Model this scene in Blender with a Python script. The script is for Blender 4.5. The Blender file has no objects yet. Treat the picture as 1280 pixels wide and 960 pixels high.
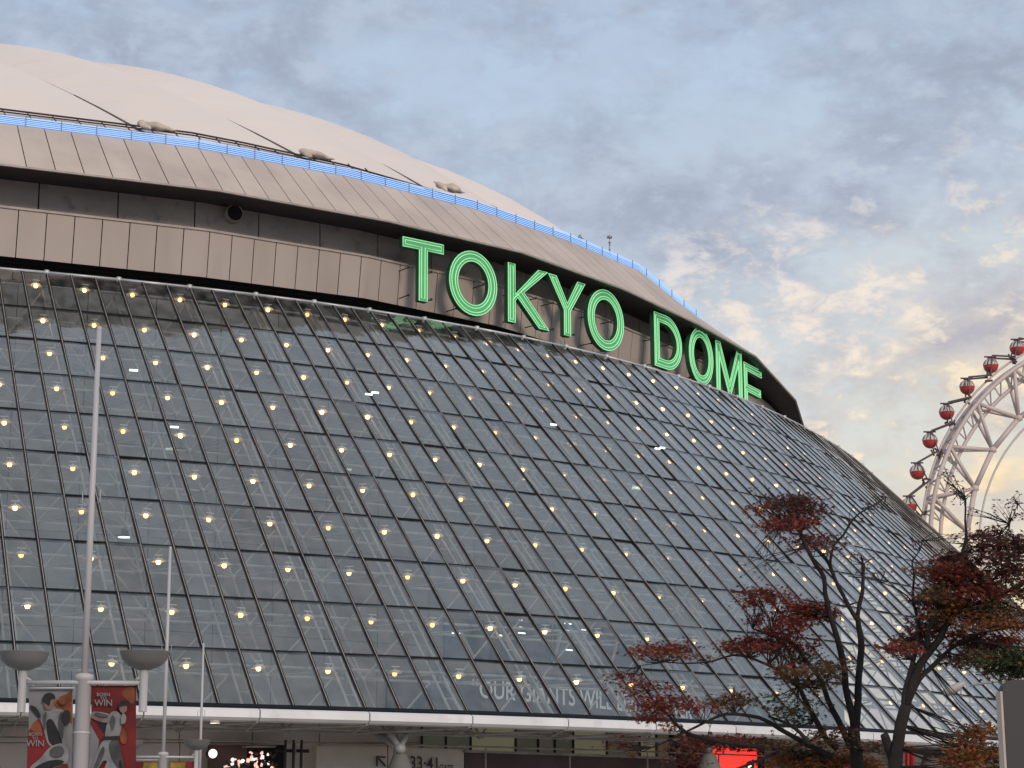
import bpy, bmesh, math, random
import numpy as np
from mathutils import Vector, Matrix, noise
random.seed(7); RNG = np.random.default_rng(7)
R = math.radians
scene = bpy.context.scene
COL = scene.collection

# ------------------------------------------------------------------ camera
W = 1.3                     # metres per facade module
EYE = 1.6
F_PX, PITCH, ROLL = 2551.5, 0.22665, -0.00401
cam_d = bpy.data.cameras.new('camera')
cam_d.sensor_width = 36.0
cam_d.lens = F_PX / 1280 * 36.0
cam_d.clip_start = 0.5
cam_d.clip_end = 6000
cam = bpy.data.objects.new('camera', cam_d)
COL.objects.link(cam)
cam.matrix_world = Matrix.Translation((0, 0, EYE)) @ Matrix.Rotation(math.pi / 2 + PITCH, 4, 'X') @ Matrix.Rotation(ROLL, 4, 'Z')
scene.camera = cam
scene.render.resolution_x, scene.render.resolution_y = 1024, 768

# ------------------------------------------------------------------ sky and light
SUN_EL, SUN_AZ = 24.0, 150.0     # azimuth clockwise from +Y
world = bpy.data.worlds.new('World')
scene.world = world
world.use_nodes = True
wt = world.node_tree
wt.nodes.clear()
def N(t, kind, **kw):
    n = t.nodes.new(kind)
    for k, v in kw.items():
        setattr(n, k, v)
    return n
def math_n(t, op, a, b=None, c=None, clamp=False):
    n = t.nodes.new('ShaderNodeMath'); n.operation = op; n.use_clamp = clamp
    for k, v in enumerate((a, b, c)):
        if v is None: continue
        if isinstance(v, (int, float)): n.inputs[k].default_value = v
        else: t.links.new(v, n.inputs[k])
    return n.outputs[0]
def mix_c(t, f, a, b):
    n = t.nodes.new('ShaderNodeMix'); n.data_type = 'RGBA'
    for k, v in ((0, f), (6, a), (7, b)):
        if isinstance(v, (int, float)): n.inputs[k].default_value = v
        elif isinstance(v, tuple): n.inputs[k].default_value = (*v, 1) if len(v) == 3 else v
        else: t.links.new(v, n.inputs[k])
    return n.outputs[2]
def srgb(r, g, b):
    return tuple((c / 255 / 12.92 if c / 255 <= .04045 else ((c / 255 + .055) / 1.055) ** 2.4) for c in (r, g, b))
def smooth(t, v, lo, hi, a=0.0, b=1.0):
    n = t.nodes.new('ShaderNodeMapRange'); n.interpolation_type = 'SMOOTHSTEP'
    t.links.new(v, n.inputs[0])
    for k, q in enumerate((lo, hi, a, b)): n.inputs[k + 1].default_value = q
    return n.outputs[0]
def build_sky():
    t = wt
    tc = N(t, 'ShaderNodeTexCoord')
    sep = N(t, 'ShaderNodeSeparateXYZ'); t.links.new(tc.outputs['Generated'], sep.inputs[0])
    x, y, z = sep.outputs
    az = math_n(t, 'ARCTAN2', x, y)                  # 0 ahead, positive to the right
    el = math_n(t, 'ARCSINE', z)
    # layered cloud sheet; flatter and tighter towards the horizon
    v = N(t, 'ShaderNodeCombineXYZ')
    den = math_n(t, 'ADD', math_n(t, 'MAXIMUM', z, 0.0), 0.22)
    t.links.new(math_n(t, 'MULTIPLY', x, 4.6), v.inputs[0])
    t.links.new(math_n(t, 'MULTIPLY', y, 4.6), v.inputs[1])
    t.links.new(math_n(t, 'MULTIPLY', z, 8.2), v.inputs[2])
    def nz(scale, detail, rough, off, dist=0.0):
        m = N(t, 'ShaderNodeMapping'); t.links.new(v.outputs[0], m.inputs[0]); m.inputs[1].default_value = off
        m.inputs[2].default_value = (0, R(-14), R(18))
        n = N(t, 'ShaderNodeTexNoise'); n.inputs['Scale'].default_value = scale; n.inputs['Detail'].default_value = detail
        n.inputs['Roughness'].default_value = rough; n.inputs['Distortion'].default_value = dist
        t.links.new(m.outputs[0], n.inputs[0]); return n.outputs[0]
    big = nz(2.0, 9, .58, (3.1, 1.7, 0.4), .25)
    fine = nz(9.5, 10, .62, (7.3, 2.2, 1.4), .25)
    wisp = nz(5.0, 10, .64, (1.3, 9.2, 4.4), .3)
    cover = math_n(t, 'ADD', math_n(t, 'MULTIPLY', big, .58), math_n(t, 'MULTIPLY', fine, .42))
    mask = smooth(t, cover, .38, .57)
    thick = smooth(t, math_n(t, 'ADD', math_n(t, 'MULTIPLY', wisp, .55), math_n(t, 'MULTIPLY', fine, .45)), .40, .62)
    # how much of the sunset reaches this part of the sky: low and to the right
    low = smooth(t, el, 0.42, 0.10)
    daz = math_n(t, 'ABSOLUTE', math_n(t, 'SUBTRACT', az, 0.55))
    side = smooth(t, daz, .78, 0.15)
    warm = math_n(t, 'MULTIPLY', low, side, clamp=True)
    up = smooth(t, el, 0.05, 0.5)
    clear = mix_c(t, up, srgb(194, 212, 226), srgb(174, 193, 216))
    clear = mix_c(t, math_n(t, 'MULTIPLY', warm, .85), clear, srgb(238, 222, 188))
    cl_dark = mix_c(t, up, srgb(168, 173, 189), srgb(155, 165, 184))
    cl_lite = mix_c(t, up, srgb(196, 205, 217), srgb(176, 189, 208))
    cl = mix_c(t, thick, cl_dark, cl_lite)
    clw = mix_c(t, thick, srgb(196, 182, 178), srgb(250, 222, 170))
    cl = mix_c(t, smooth(t, warm, .12, .85), cl, clw)
    sky = mix_c(t, mask, clear, cl)
    # bright cumulus rims catching the sun
    lit = math_n(t, 'MULTIPLY', smooth(t, fine, .52, .68), smooth(t, warm, .05, .40))
    sky = mix_c(t, math_n(t, 'MULTIPLY', lit, .7), sky, srgb(250, 232, 204))
    # the one tall cumulus right of the roof that stands in the last sunlight
    qa = math_n(t, 'DIVIDE', math_n(t, 'SUBTRACT', az, .135), .075); qe = math_n(t, 'DIVIDE', math_n(t, 'SUBTRACT', el, .262), .040)
    d2 = math_n(t, 'ADD', math_n(t, 'MULTIPLY', qa, qa), math_n(t, 'MULTIPLY', qe, qe))
    cu = math_n(t, 'MULTIPLY', smooth(t, d2, 1.7, .1), smooth(t, fine, .42, .60))
    sky = mix_c(t, math_n(t, 'MULTIPLY', cu, .6), sky, srgb(246, 230, 214))
    ns = N(t, 'ShaderNodeTexSky'); ns.sky_type = 'NISHITA'; ns.sun_disc = False
    ns.sun_elevation = R(SUN_EL); ns.sun_rotation = R(SUN_AZ)
    sc = N(t, 'ShaderNodeVectorMath'); sc.operation = 'SCALE'; sc.inputs[3].default_value = 1 / 0.1
    t.links.new(sky, sc.inputs[0])
    fin = mix_c(t, 0.93, ns.outputs[0], sc.outputs[0])
    bg = N(t, 'ShaderNodeBackground'); bg.inputs[1].default_value = 0.1
    t.links.new(fin, bg.inputs[0])
    out = N(t, 'ShaderNodeOutputWorld'); t.links.new(bg.outputs[0], out.inputs[0])
build_sky()
sun_d = bpy.data.lights.new('sun', 'SUN')
sun_d.energy = 1.5; sun_d.angle = R(18); sun_d.color = (1.0, .80, .66)
sun = bpy.data.objects.new('sun', sun_d); COL.objects.link(sun)
_sd = Vector((math.sin(R(SUN_AZ)) * math.cos(R(SUN_EL)), math.cos(R(SUN_AZ)) * math.cos(R(SUN_EL)), math.sin(R(SUN_EL))))
sun.rotation_euler = (-_sd).to_track_quat('-Z', 'Y').to_euler()
scene.view_settings.view_transform = 'Standard'
scene.view_settings.look = 'None'
scene.view_settings.exposure = 0.15
scene.view_settings.gamma = 1.0
scene.cycles.transparent_max_bounces = 16
scene.cycles.max_bounces = 6
scene.cycles.caustics_reflective = False
scene.cycles.caustics_refractive = False
scene.cycles.sample_clamp_indirect = 3.0

# ------------------------------------------------------------------ materials
def mat(name, col, rough=.6, metal=0.0, var=.12, vscale=2.0, bump=0.0, bscale=30.0, emit=None, es=0.0, dirt=None, streak=False):
    m = bpy.data.materials.new(name); m.use_nodes = True
    t = m.node_tree; b = t.nodes['Principled BSDF']
    b.inputs['Roughness'].default_value = rough; b.inputs['Metallic'].default_value = metal
    tc = N(t, 'ShaderNodeTexCoord')
    mp = N(t, 'ShaderNodeMapping'); t.links.new(tc.outputs['Object'], mp.inputs[0])
    if streak: mp.inputs[3].default_value = (1, 1, .18)
    n1 = N(t, 'ShaderNodeTexNoise'); n1.inputs['Scale'].default_value = vscale; n1.inputs['Detail'].default_value = 6
    t.links.new(mp.outputs[0], n1.inputs[0])
    f = smooth(t, n1.outputs[0], .3, .7)
    a = tuple(c * (1 - var) for c in col); c2 = tuple(min(1, c * (1 + var)) for c in col)
    c = mix_c(t, f, a, c2)
    if dirt:
        n3 = N(t, 'ShaderNodeTexNoise'); n3.inputs['Scale'].default_value = vscale * 3.1; n3.inputs['Detail'].default_value = 9
        t.links.new(mp.outputs[0], n3.inputs[0])
        c = mix_c(t, math_n(t, 'MULTIPLY', smooth(t, n3.outputs[0], .52, .75), dirt[3]), c, dirt[:3])
    oi = N(t, 'ShaderNodeObjectInfo')     # every piece a shade of its own
    hv = N(t, 'ShaderNodeHueSaturation'); t.links.new(c, hv.inputs['Color'])
    t.links.new(math_n(t, 'MULTIPLY_ADD', oi.outputs['Random'], var * .8, 1 - var * .4), hv.inputs['Value'])
    t.links.new(hv.outputs[0], b.inputs['Base Color'])
    if bump:
        n2 = N(t, 'ShaderNodeTexNoise'); n2.inputs['Scale'].default_value = bscale; n2.inputs['Detail'].default_value = 5
        t.links.new(tc.outputs['Object'], n2.inputs[0])
        bp = N(t, 'ShaderNodeBump'); bp.inputs['Strength'].default_value = bump; bp.inputs['Distance'].default_value = .05
        t.links.new(n2.outputs[0], bp.inputs['Height']); t.links.new(bp.outputs[0], b.inputs['Normal'])
    if emit:
        b.inputs['Emission Color'].default_value = (*emit, 1); b.inputs['Emission Strength'].default_value = es
    return m
def glass_mat(name, tint, f0=.06, wav=.02):
    m = bpy.data.materials.new(name); m.use_nodes = True
    t = m.node_tree; t.nodes.clear()
    out = N(t, 'ShaderNodeOutputMaterial')
    tr = N(t, 'ShaderNodeBsdfTransparent'); tr.inputs[0].default_value = (*tint, 1)
    gl = N(t, 'ShaderNodeBsdfGlossy'); gl.inputs['Roughness'].default_value = .035; gl.inputs[0].default_value = (1, .985, .95, 1)
    df = N(t, 'ShaderNodeBsdfDiffuse'); df.inputs[0].default_value = (.36, .36, .34, 1)
    g = N(t, 'ShaderNodeNewGeometry'); tc = N(t, 'ShaderNodeTexCoord')
    n2 = N(t, 'ShaderNodeTexNoise'); n2.inputs['Scale'].default_value = .9; n2.inputs['Detail'].default_value = 3
    t.links.new(tc.outputs['Object'], n2.inputs[0])
    bp = N(t, 'ShaderNodeBump'); bp.inputs['Strength'].default_value = wav; bp.inputs['Distance'].default_value = .6
    t.links.new(n2.outputs[0], bp.inputs['Height']); t.links.new(bp.outputs[0], gl.inputs['Normal'])
    d = N(t, 'ShaderNodeVectorMath'); d.operation = 'DOT_PRODUCT'
    t.links.new(g.outputs['Normal'], d.inputs[0]); t.links.new(g.outputs['Incoming'], d.inputs[1])
    c = math_n(t, 'ABSOLUTE', d.outputs['Value'])
    p5 = math_n(t, 'POWER', math_n(t, 'SUBTRACT', 1.0, c), 3.3)
    oi = N(t, 'ShaderNodeObjectInfo')
    base = math_n(t, 'MULTIPLY_ADD', oi.outputs['Random'], .035, f0)
    f = math_n(t, 'MULTIPLY_ADD', p5, .8, base, clamp=True)
    mx = N(t, 'ShaderNodeMixShader'); t.links.new(f, mx.inputs[0]); t.links.new(tr.outputs[0], mx.inputs[1]); t.links.new(gl.outputs[0], mx.inputs[2])
    # film of dust outside, strengthened as a haze that lightens the panes
    n3 = N(t, 'ShaderNodeTexNoise'); n3.inputs['Scale'].default_value = 1.7; n3.inputs['Detail'].default_value = 8
    mp = N(t, 'ShaderNodeMapping'); mp.inputs[3].default_value = (1, 1, .35)
    t.links.new(tc.outputs['Object'], mp.inputs[0]); t.links.new(mp.outputs[0], n3.inputs[0])
    m2 = N(t, 'ShaderNodeMixShader'); t.links.new(math_n(t, 'MULTIPLY', smooth(t, n3.outputs[0], .25, .8), .15), m2.inputs[0])
    t.links.new(mx.outputs[0], m2.inputs[1]); t.links.new(df.outputs[0], m2.inputs[2])
    t.links.new(m2.outputs[0], out.inputs[0])
    return m
def emis(name, col, s):
    m = bpy.data.materials.new(name); m.use_nodes = True
    t = m.node_tree; b = t.nodes['Principled BSDF']; b.inputs['Base Color'].default_value = (*col, 1)
    b.inputs['Emission Color'].default_value = (*col, 1); b.inputs['Emission Strength'].default_value = s
    return m
M = {}
M['glass'] = glass_mat('glass', (.93, .955, .955), .02)
M['shopglass'] = glass_mat('shop_glass', (.7, .75, .7), .08)
M['black'] = mat('mullion_black', (.008, .009, .010), .75, 0)
M['black'].node_tree.nodes['Principled BSDF'].inputs['Specular IOR Level'].default_value = .25
M['capm'] = mat('mullion_cap', (.35, .30, .25), .5, 0, .15)
M['steel'] = mat('white_steel', (.33, .335, .32), .5, 0, .1)
M['rail'] = mat('pale_rail', (.55, .56, .57), .4, .3)
M['eave'] = mat('eave_panel', (.54, .445, .36), .55, 0, .10, .35, .05, 8, dirt=(.26, .21, .17, .14), streak=True)
M['fascia'] = mat('fascia_panel', (.41, .35, .305), .5, 0, .07, .3, .04, 8, dirt=(.20, .17, .15, .2), streak=True)
M['recess'] = mat('recess_panel', (.40, .34, .295), .5, 0, .12, .5, .05, 6, dirt=(.08, .07, .06, .5))
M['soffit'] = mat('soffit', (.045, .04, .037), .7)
M['gap'] = mat('dark_gap', (.008, .008, .008), .9)  # near black for joints; also stands in for the dark of voids and openings
M['lip'] = mat('lip_trim', (.36, .31, .27), .5)
M['gutter'] = mat('gutter_white', (.78, .78, .76), .45, 0, .05, .5, dirt=(.35, .34, .32, .25))
M['pipe'] = mat('soffit_pipe', (.33, .30, .26), .6, 0, .2)
M['inwall'] = mat('inner_wall', (.17, .175, .168), .7, 0, .05, .15, .02, 3)
M['navy'] = mat('navy_panel', (.055, .07, .095), .7, 0, .1)
M['intext'] = mat('slogan_grey', (.74, .76, .75), .7)
M['dimglass'] = mat('dim_concourse', (.045, .058, .075), .3, 0, .6, .5)
M['lowwall'] = mat('lower_wall', (.66, .60, .545), .7, 0, .1, .3, .05, 5, dirt=(.08, .07, .06, .3))
M['sofbounce'] = mat('soffit_bounce', (.75, .73, .70), .7)  # pale tone chosen to bounce light onto the lower wall
M['beige'] = mat('gate_sign_beige', (.60, .52, .44), .6, 0, .06)
M['maroon'] = mat('maroon_band', (.085, .045, .04), .6, 0, .25, .9)
M['ink'] = mat('ink_black', (.01, .01, .01), .5)
M['winglass'] = mat('lower_window', (.14, .155, .12), .25, 0, .35, .5, emit=(.7, .72, .5), es=.03)
M['winlit'] = mat('lit_window', (.30, .30, .21), .3, 0, .2, .6, emit=(.9, .85, .5), es=.07)
M['concrete'] = mat('pedestal_concrete', (.15, .15, .14), .8, 0, .12, 2, .2, 20)
M['ground'] = mat('plaza_paving', (.34, .32, .30), .85, 0, .15, .4, .2, 6)
M['redscreen'] = emis('red_screen', (1.0, .045, .03), .95)
M['bulb'] = emis('bulb', (1.0, .50, .15), 6.0); M['bulb_dim'] = emis('bulb_dim', (1.0, .46, .13), 3.8); M['bulb_strong'] = emis('bulb_strong', (1.0, .54, .18), 9.0)
M['cold'] = emis('cold_tube', (.80, 1.0, .92), 2.2)
M['spark'] = emis('shop_spark', (1.0, .62, .52), .8)
M['sparkw'] = emis('shop_spark_white', (1.0, .90, .82), 1.2)
M['glowdish'] = mat('lamp_glow_dish', (.62, .58, .52), .6)
M['neon'] = emis('green_neon', (.30, .74, .37), .60)
M['tray'] = mat('letter_tray', (.10, .32, .14), .4, 0, .1, emit=(.09, .40, .16), es=.26)  # no lamp itself; the neon glow on the tray is put in as emission
M['traydark'] = mat('letter_side', (.03, .10, .045), .5)
M['bluelit'] = emis('blue_led', (.34, .56, .90), .62)
M['bluepanel'] = mat('blue_rail_back', (.05, .14, .34), .4, emit=(.08, .25, .8), es=.16)  # backing is unlit; emission stands in for LED light falling on it
M['brown'] = mat('membrane_edge', (.05, .033, .028), .6)
M['boot'] = mat('cable_boot', (.56, .46, .36), .8, 0, .2, 1.5, .3, 6)
M['seamshade'] = mat('seam_shade', (.52, .44, .385), .7, 0, .1)
M['cable'] = mat('roof_cable', (.10, .085, .08), .7)
M['galv'] = mat('galvanised', (.30, .31, .32), .4, .6)
M['polem'] = mat('pole_paint', (.50, .485, .475), .45, 0, .06, 1.0, dirt=(.2, .16, .13, .25), streak=True)
M['bowl'] = mat('lamp_bowl', (.17, .165, .155), .45, 0, .1)
M['bark'] = mat('maple_bark', (.026, .020, .016), .95, 0, .3, 4, .6, 25)
M['wheel'] = mat('wheel_steel', (.62, .52, .475), .5, 0, .06, .2)
M['wheeld'] = mat('wheel_fitting', (.12, .085, .085), .6)
M['gred'] = mat('gondola_red', (.46, .055, .045), .35, 0, .08)
M['gglass'] = glass_mat('gondola_glass', (.9, .92, .92), .05)
M['greybox'] = mat('grey_sign_back', (.055, .052, .05), .7, 0, .05, 1)
M['streetlamp'] = mat('street_lamp', (.42, .39, .36), .5)
M['redcloth'] = mat('red_banner', (.35, .03, .025), .8)
def membrane():
    m = mat('roof_membrane', (.85, .735, .63), .6, 0, .05, .05, 0)
    t = m.node_tree; b = t.nodes['Principled BSDF']
    tc = N(t, 'ShaderNodeTexCoord'); at = N(t, 'ShaderNodeUVMap')
    sp = N(t, 'ShaderNodeSeparateXYZ'); t.links.new(at.outputs[0], sp.inputs[0])
    # welded seams across each cushion
    fr = math_n(t, 'PINGPONG', sp.outputs[1], .5)
    ln = smooth(t, fr, .03, .0)
    old = b.inputs['Base Color'].links[0].from_socket
    t.links.new(mix_c(t, math_n(t, 'MULTIPLY', ln, .35), old, (.84, .76, .70)), b.inputs['Base Color'])
    n = N(t, 'ShaderNodeTexNoise'); n.inputs['Scale'].default_value = .12; n.inputs['Detail'].default_value = 4
    t.links.new(tc.outputs['Object'], n.inputs[0])
    bp = N(t, 'ShaderNodeBump'); bp.inputs['Strength'].default_value = .5; bp.inputs['Distance'].default_value = 1.0
    t.links.new(n.outputs[0], bp.inputs['Height']); t.links.new(bp.outputs[0], b.inputs['Normal'])
    return m
M['membrane'] = membrane()
def leafmat(name, cols):
    m = bpy.data.materials.new(name); m.use_nodes = True
    t = m.node_tree; t.nodes.clear()
    out = N(t, 'ShaderNodeOutputMaterial')
    a = N(t, 'ShaderNodeVertexColor'); a.layer_name = 'leaf'
    df = N(t, 'ShaderNodeBsdfDiffuse'); tl = N(t, 'ShaderNodeBsdfTranslucent')
    t.links.new(a.outputs[0], df.inputs[0]); t.links.new(a.outputs[0], tl.inputs[0])
    mx = N(t, 'ShaderNodeMixShader'); mx.inputs[0].default_value = .35
    t.links.new(df.outputs[0], mx.inputs[1]); t.links.new(tl.outputs[0], mx.inputs[2]); t.links.new(mx.outputs[0], out.inputs[0])
    return m
M['leaf'] = leafmat('maple_leaf', None)

# ------------------------------------------------------------------ object helpers
def tag(o, label=None, cat=None, group=None, kind=None):
    if label: o['label'] = label
    if cat: o['category'] = cat
    if group: o['group'] = group
    if kind: o['kind'] = kind
    return o
def empty(name, loc=(0, 0, 0), label=None, cat=None, group=None):
    o = bpy.data.objects.new(name, None); COL.objects.link(o); o.location = loc
    return tag(o, label, cat, group)
_META = {}
def link(name, me, parent=None, loc=None):
    o = bpy.data.objects.new(name, me); COL.objects.link(o)
    if loc is not None: o.location = loc
    if parent is not None:
        o.parent = parent
        w = Vector((0, 0, 0)); q = parent
        while q is not None: w += Vector(q.location); q = q.parent
        if loc is None: o.location = -w       # geometry is given in world space
    return o
class MB:
    """collects shapes, builds ONE mesh object"""
    def __init__(s): s.v = []; s.f = []; s.m = []; s.cur = 0; s.smooth = []
    def add(s, vs, fs, sm=False):
        o = len(s.v); s.v += [tuple(v) for v in vs]
        for f in fs: s.f.append(tuple(o + k for k in f)); s.m.append(s.cur); s.smooth.append(sm)
    def slab(s, a, b, c, d, th, nrm=None):
        a, b, c, d = map(Vector, (a, b, c, d))
        if nrm is None:
            nrm = (c - a).cross(d - b)
            nrm.normalize()
        o = Vector(nrm) * th
        vs = [a, b, c, d, a + o, b + o, c + o, d + o]
        s.add(vs, [(0, 3, 2, 1), (4, 5, 6, 7), (0, 1, 5, 4), (1, 2, 6, 5), (2, 3, 7, 6), (3, 0, 4, 7)])
    def box(s, c, sx, sy, sz, M_=None):
        c = Vector(c); vs = []
        for dz in (-1, 1):
            for dx, dy in ((-1, -1), (1, -1), (1, 1), (-1, 1)):
                v = Vector((dx * sx / 2, dy * sy / 2, dz * sz / 2))
                if M_: v = M_ @ v
                vs.append(c + v)
        s.add(vs, [(0, 3, 2, 1), (4, 5, 6, 7), (0, 1, 5, 4), (1, 2, 6, 5), (2, 3, 7, 6), (3, 0, 4, 7)])
    def tube(s, pts, rad, n=6, cap=True):
        pts = [Vector(p) for p in pts]
        if isinstance(rad, (int, float)): rad = [rad] * len(pts)
        rings = []; prev = None
        for k, p in enumerate(pts):
            d = (pts[min(k + 1, len(pts) - 1)] - pts[max(k - 1, 0)])
            d = d.normalized() if d.length > 1e-9 else Vector((0, 0, 1))
            u = d.cross(Vector((0, 0, 1)) if abs(d.z) < .9 else Vector((1, 0, 0))) if prev is None else prev - d * prev.dot(d)
            u.normalize(); prev = u; w = d.cross(u)
            rings.append([p + (u * math.cos(2 * math.pi * q / n) + w * math.sin(2 * math.pi * q / n)) * rad[k] for q in range(n)])
        vs = [v for r in rings for v in r]; fs = []
        for k in range(len(rings) - 1):
            for q in range(n):
                q2 = (q + 1) % n; fs.append((k * n + q, k * n + q2, (k + 1) * n + q2, (k + 1) * n + q))
        if cap:
            fs.append(tuple(range(n))[::-1]); fs.append(tuple((len(rings) - 1) * n + q for q in range(n)))
        s.add(vs, fs, n > 5)
    def lathe(s, prof, c=(0, 0, 0), n=16, sm=True):
        c = Vector(c); vs = []; fs = []
        for r, z in prof:
            for q in range(n):
                a = 2 * math.pi * q / n; vs.append(c + Vector((r * math.cos(a), r * math.sin(a), z)))
        for k in range(len(prof) - 1):
            for q in range(n):
                q2 = (q + 1) % n; fs.append((k * n + q, k * n + q2, (k + 1) * n + q2, (k + 1) * n + q))
        s.add(vs, fs, sm)
    def sweep(s, pts, nrm, w, h0, h1):
        """rectangular bar along pts; nrm = outward normals; width w, from h0 to h1 along the normal"""
        P = [Vector(p) for p in pts]; vs = []
        for k, p in enumerate(P):
            d = (P[min(k + 1, len(P) - 1)] - P[max(k - 1, 0)]).normalized()
            n = Vector(nrm[k]).normalized(); t = d.cross(n).normalized() * (w / 2)
            vs += [p + n * h0 - t, p + n * h0 + t, p + n * h1 + t, p + n * h1 - t]
        fs = [(3, 2, 1, 0)]
        for k in range(len(P) - 1):
            for q in range(4):
                q2 = (q + 1) % 4; fs.append((4 * k + q, 4 * k + q2, 4 * k + 4 + q2, 4 * k + 4 + q))
        L = 4 * (len(P) - 1); fs.append((L, L + 1, L + 2, L + 3))
        s.add(vs, fs)
    def prism(s, outline, holes, T, depth):
        """extruded polygon in a local plane; T maps (x,y,z)->world"""
        from mathutils.geometry import tessellate_polygon
        loops = [[Vector((x, y, 0)) for x, y in l] for l in [outline] + list(holes)]
        flat = [v for l in loops for v in l]; tri = tessellate_polygon(loops); n = len(flat)
        vs = [T(v.x, v.y, 0) for v in flat] + [T(v.x, v.y, depth) for v in flat]
        fs = [tuple(t_) for t_ in tri] + [tuple(n + q for q in t_)[::-1] for t_ in tri]
        o = 0
        for l in loops:
            for q in range(len(l)):
                q2 = (q + 1) % len(l); fs.append((o + q, o + q2, n + o + q2, n + o + q))
            o += len(l)
        s.add(vs, fs)
    def mesh(s, name, mats):
        me = bpy.data.meshes.new(name); me.from_pydata(s.v, [], s.f)
        for m in (mats if isinstance(mats, (list, tuple)) else [mats]): me.materials.append(M[m] if isinstance(m, str) else m)
        me.polygons.foreach_set('material_index', s.m); me.polygons.foreach_set('use_smooth', s.smooth)
        me.update(); return me
    def obj(s, name, mats, parent=None, kind=None, loc=None):
        o = link(name, s.mesh(name, mats), parent, loc)
        if kind: o['kind'] = kind
        return o
def fix_normals(o):
    bm = bmesh.new(); bm.from_mesh(o.data); bmesh.ops.recalc_face_normals(bm, faces=bm.faces); bm.to_mesh(o.data); bm.free()
    return o

# ------------------------------------------------------------------ plan of the stadium (module units, camera at 0,0,0)
KN = np.array([-14, -4, 2, 8, 14, 20, 26, 32, 38, 44, 50, 56, 62, 90.])
KV = np.array([.86232, .86221, 1.11332, 1.0115, 1.83291, 1.28082, 1.77703, 1.44893, 1.42984, 1.3209, 1.01057, .7806, 1.01696, 1.05523])
SUB = 4
_s = np.arange(-60 * SUB, 130 * SUB + 1) / SUB
_k = np.interp(_s, KN, KV) / 100
_k = np.where(_s > 68, 1.35 / 100, _k); _k = np.where(_s < -14, 1.1 / 100, _k)
_th = np.concatenate([[0], np.cumsum((_k[1:] + _k[:-1]) / 2 / SUB)]); _th = _th - _th[60 * SUB] + .3794
_cx = np.concatenate([[0], np.cumsum((np.cos(_th[1:]) + np.cos(_th[:-1])) / 2 / SUB)])
_cy = np.concatenate([[0], np.cumsum((np.sin(_th[1:]) + np.sin(_th[:-1])) / 2 / SUB)])
_cx = _cx - _cx[60 * SUB] - 11.16248; _cy = _cy - _cy[60 * SUB] + 50.90318
def plan(s, e):
    X = np.interp(s, _s, _cx); Y = np.interp(s, _s, _cy); T = np.interp(s, _s, _th)
    return X - np.sin(T) * e, Y + np.cos(T) * e
def P(s, e, z):
    x, y = plan(s, e); return Vector((W * x, W * y, W * z + EYE))
def inward(s):
    T = float(np.interp(s, _s, _th)); return Vector((-math.sin(T), math.cos(T), 0))
ZB, H0, D0 = 3.72249, 15.75313, 17.04189
TR = np.array([1, .89036, .79659, .70109, .6028, .50212, .40413, .30459, .20415, .10283, 0.])
QE = (-.27794, -.2615, -2.02379, .06082, .49177)
I0, I1 = -10, 84
def facade(i, j):
    def raw(i):
        u = min(max(i, -14), 60) / 30; t = TR[j]
        return P(i, t * (D0 + QE[2] * u + QE[4] * u * u) + QE[0] * t * (1 - t), ZB + t * (H0 + QE[1] * u + QE[3] * u * u))
    lo = ((i - 2) // 3) * 3 + 2; f = (i - lo) / 3.0
    return raw(lo) * (1 - f) + raw(lo + 3) * f
G = {(i, j): facade(i, j) for i in range(I0 - 1, I1 + 2) for j in range(11)}
def gnorm(i, j):
    a = G[(min(i + 1, I1 + 1), j)] - G[(max(i - 1, I0 - 1), j)]; b = G[(i, max(j - 1, 0))] - G[(i, min(j + 1, 10))]
    n = a.cross(b).normalized()
    return n if n.dot(inward(i)) < 0 else -n
NRM = {k: gnorm(*k) for k in G}
# rings of the upper bands: corners, offset, height
CS = np.array([-24, -12, -.5, 9, 18, 26.5, 34.5, 42, 49.5, 55.7, 61., 66., 76, 90])
def tab(mid, e):
    z = np.array([mid[0] - .05, *mid, mid[-1], mid[-1]])
    e = np.array([e] * len(CS), float) if isinstance(e, (int, float)) else np.array(e, float)
    return e, z
RA = tab([20.08, 20.14, 20.21, 20.32, 20.26, 20.09, 19.91, 19.74, 19.5, 19.3, 19.1], 17.7)
RB = tab([21.75, 21.82, 21.89, 21.88, 21.82, 21.7, 21.45, 21.45, 20.9, 20.3, 20.0], 17.5)
RC = tab([22.86, 22.95, 23.04, 22.99, 22.96, 22.7, 22.39, 22.17, 21.16, 20.25, 20.1], [16.2] * 10 + [17.0, 18.5, 19, 19])
RD = tab([25.31, 25.4, 25.5, 25.46, 25.38, 25.27, 25.18, 24.3, 22.7, 21.5, 21.2], 19.0)
RE_ = tab([25.56, 25.72, 25.86, 25.82, 25.76, 25.62, 25.5, 24.6, 22.9, 21.7, 21.4], 19.0)
RE_ = (RE_[0], RD[1] + .92 * (RE_[1] - RD[1]))
_cor = {}
def ring(tb, s, de=0.0, dz=0.0, mix=None):
    e, z = tb
    if mix is not None: e = e * (1 - mix[1]) + mix[0][0] * mix[1]; z = z * (1 - mix[1]) + mix[0][1] * mix[1]
    x, y = plan(CS, e + de)
    return Vector((W * np.interp(s, CS, x), W * np.interp(s, CS, y), W * (np.interp(s, CS, z) + dz) + EYE))
def split_at_corners(a, b):
    return [a] + [c for c in CS if a + .02 < c < b - .02] + [b]

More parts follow.
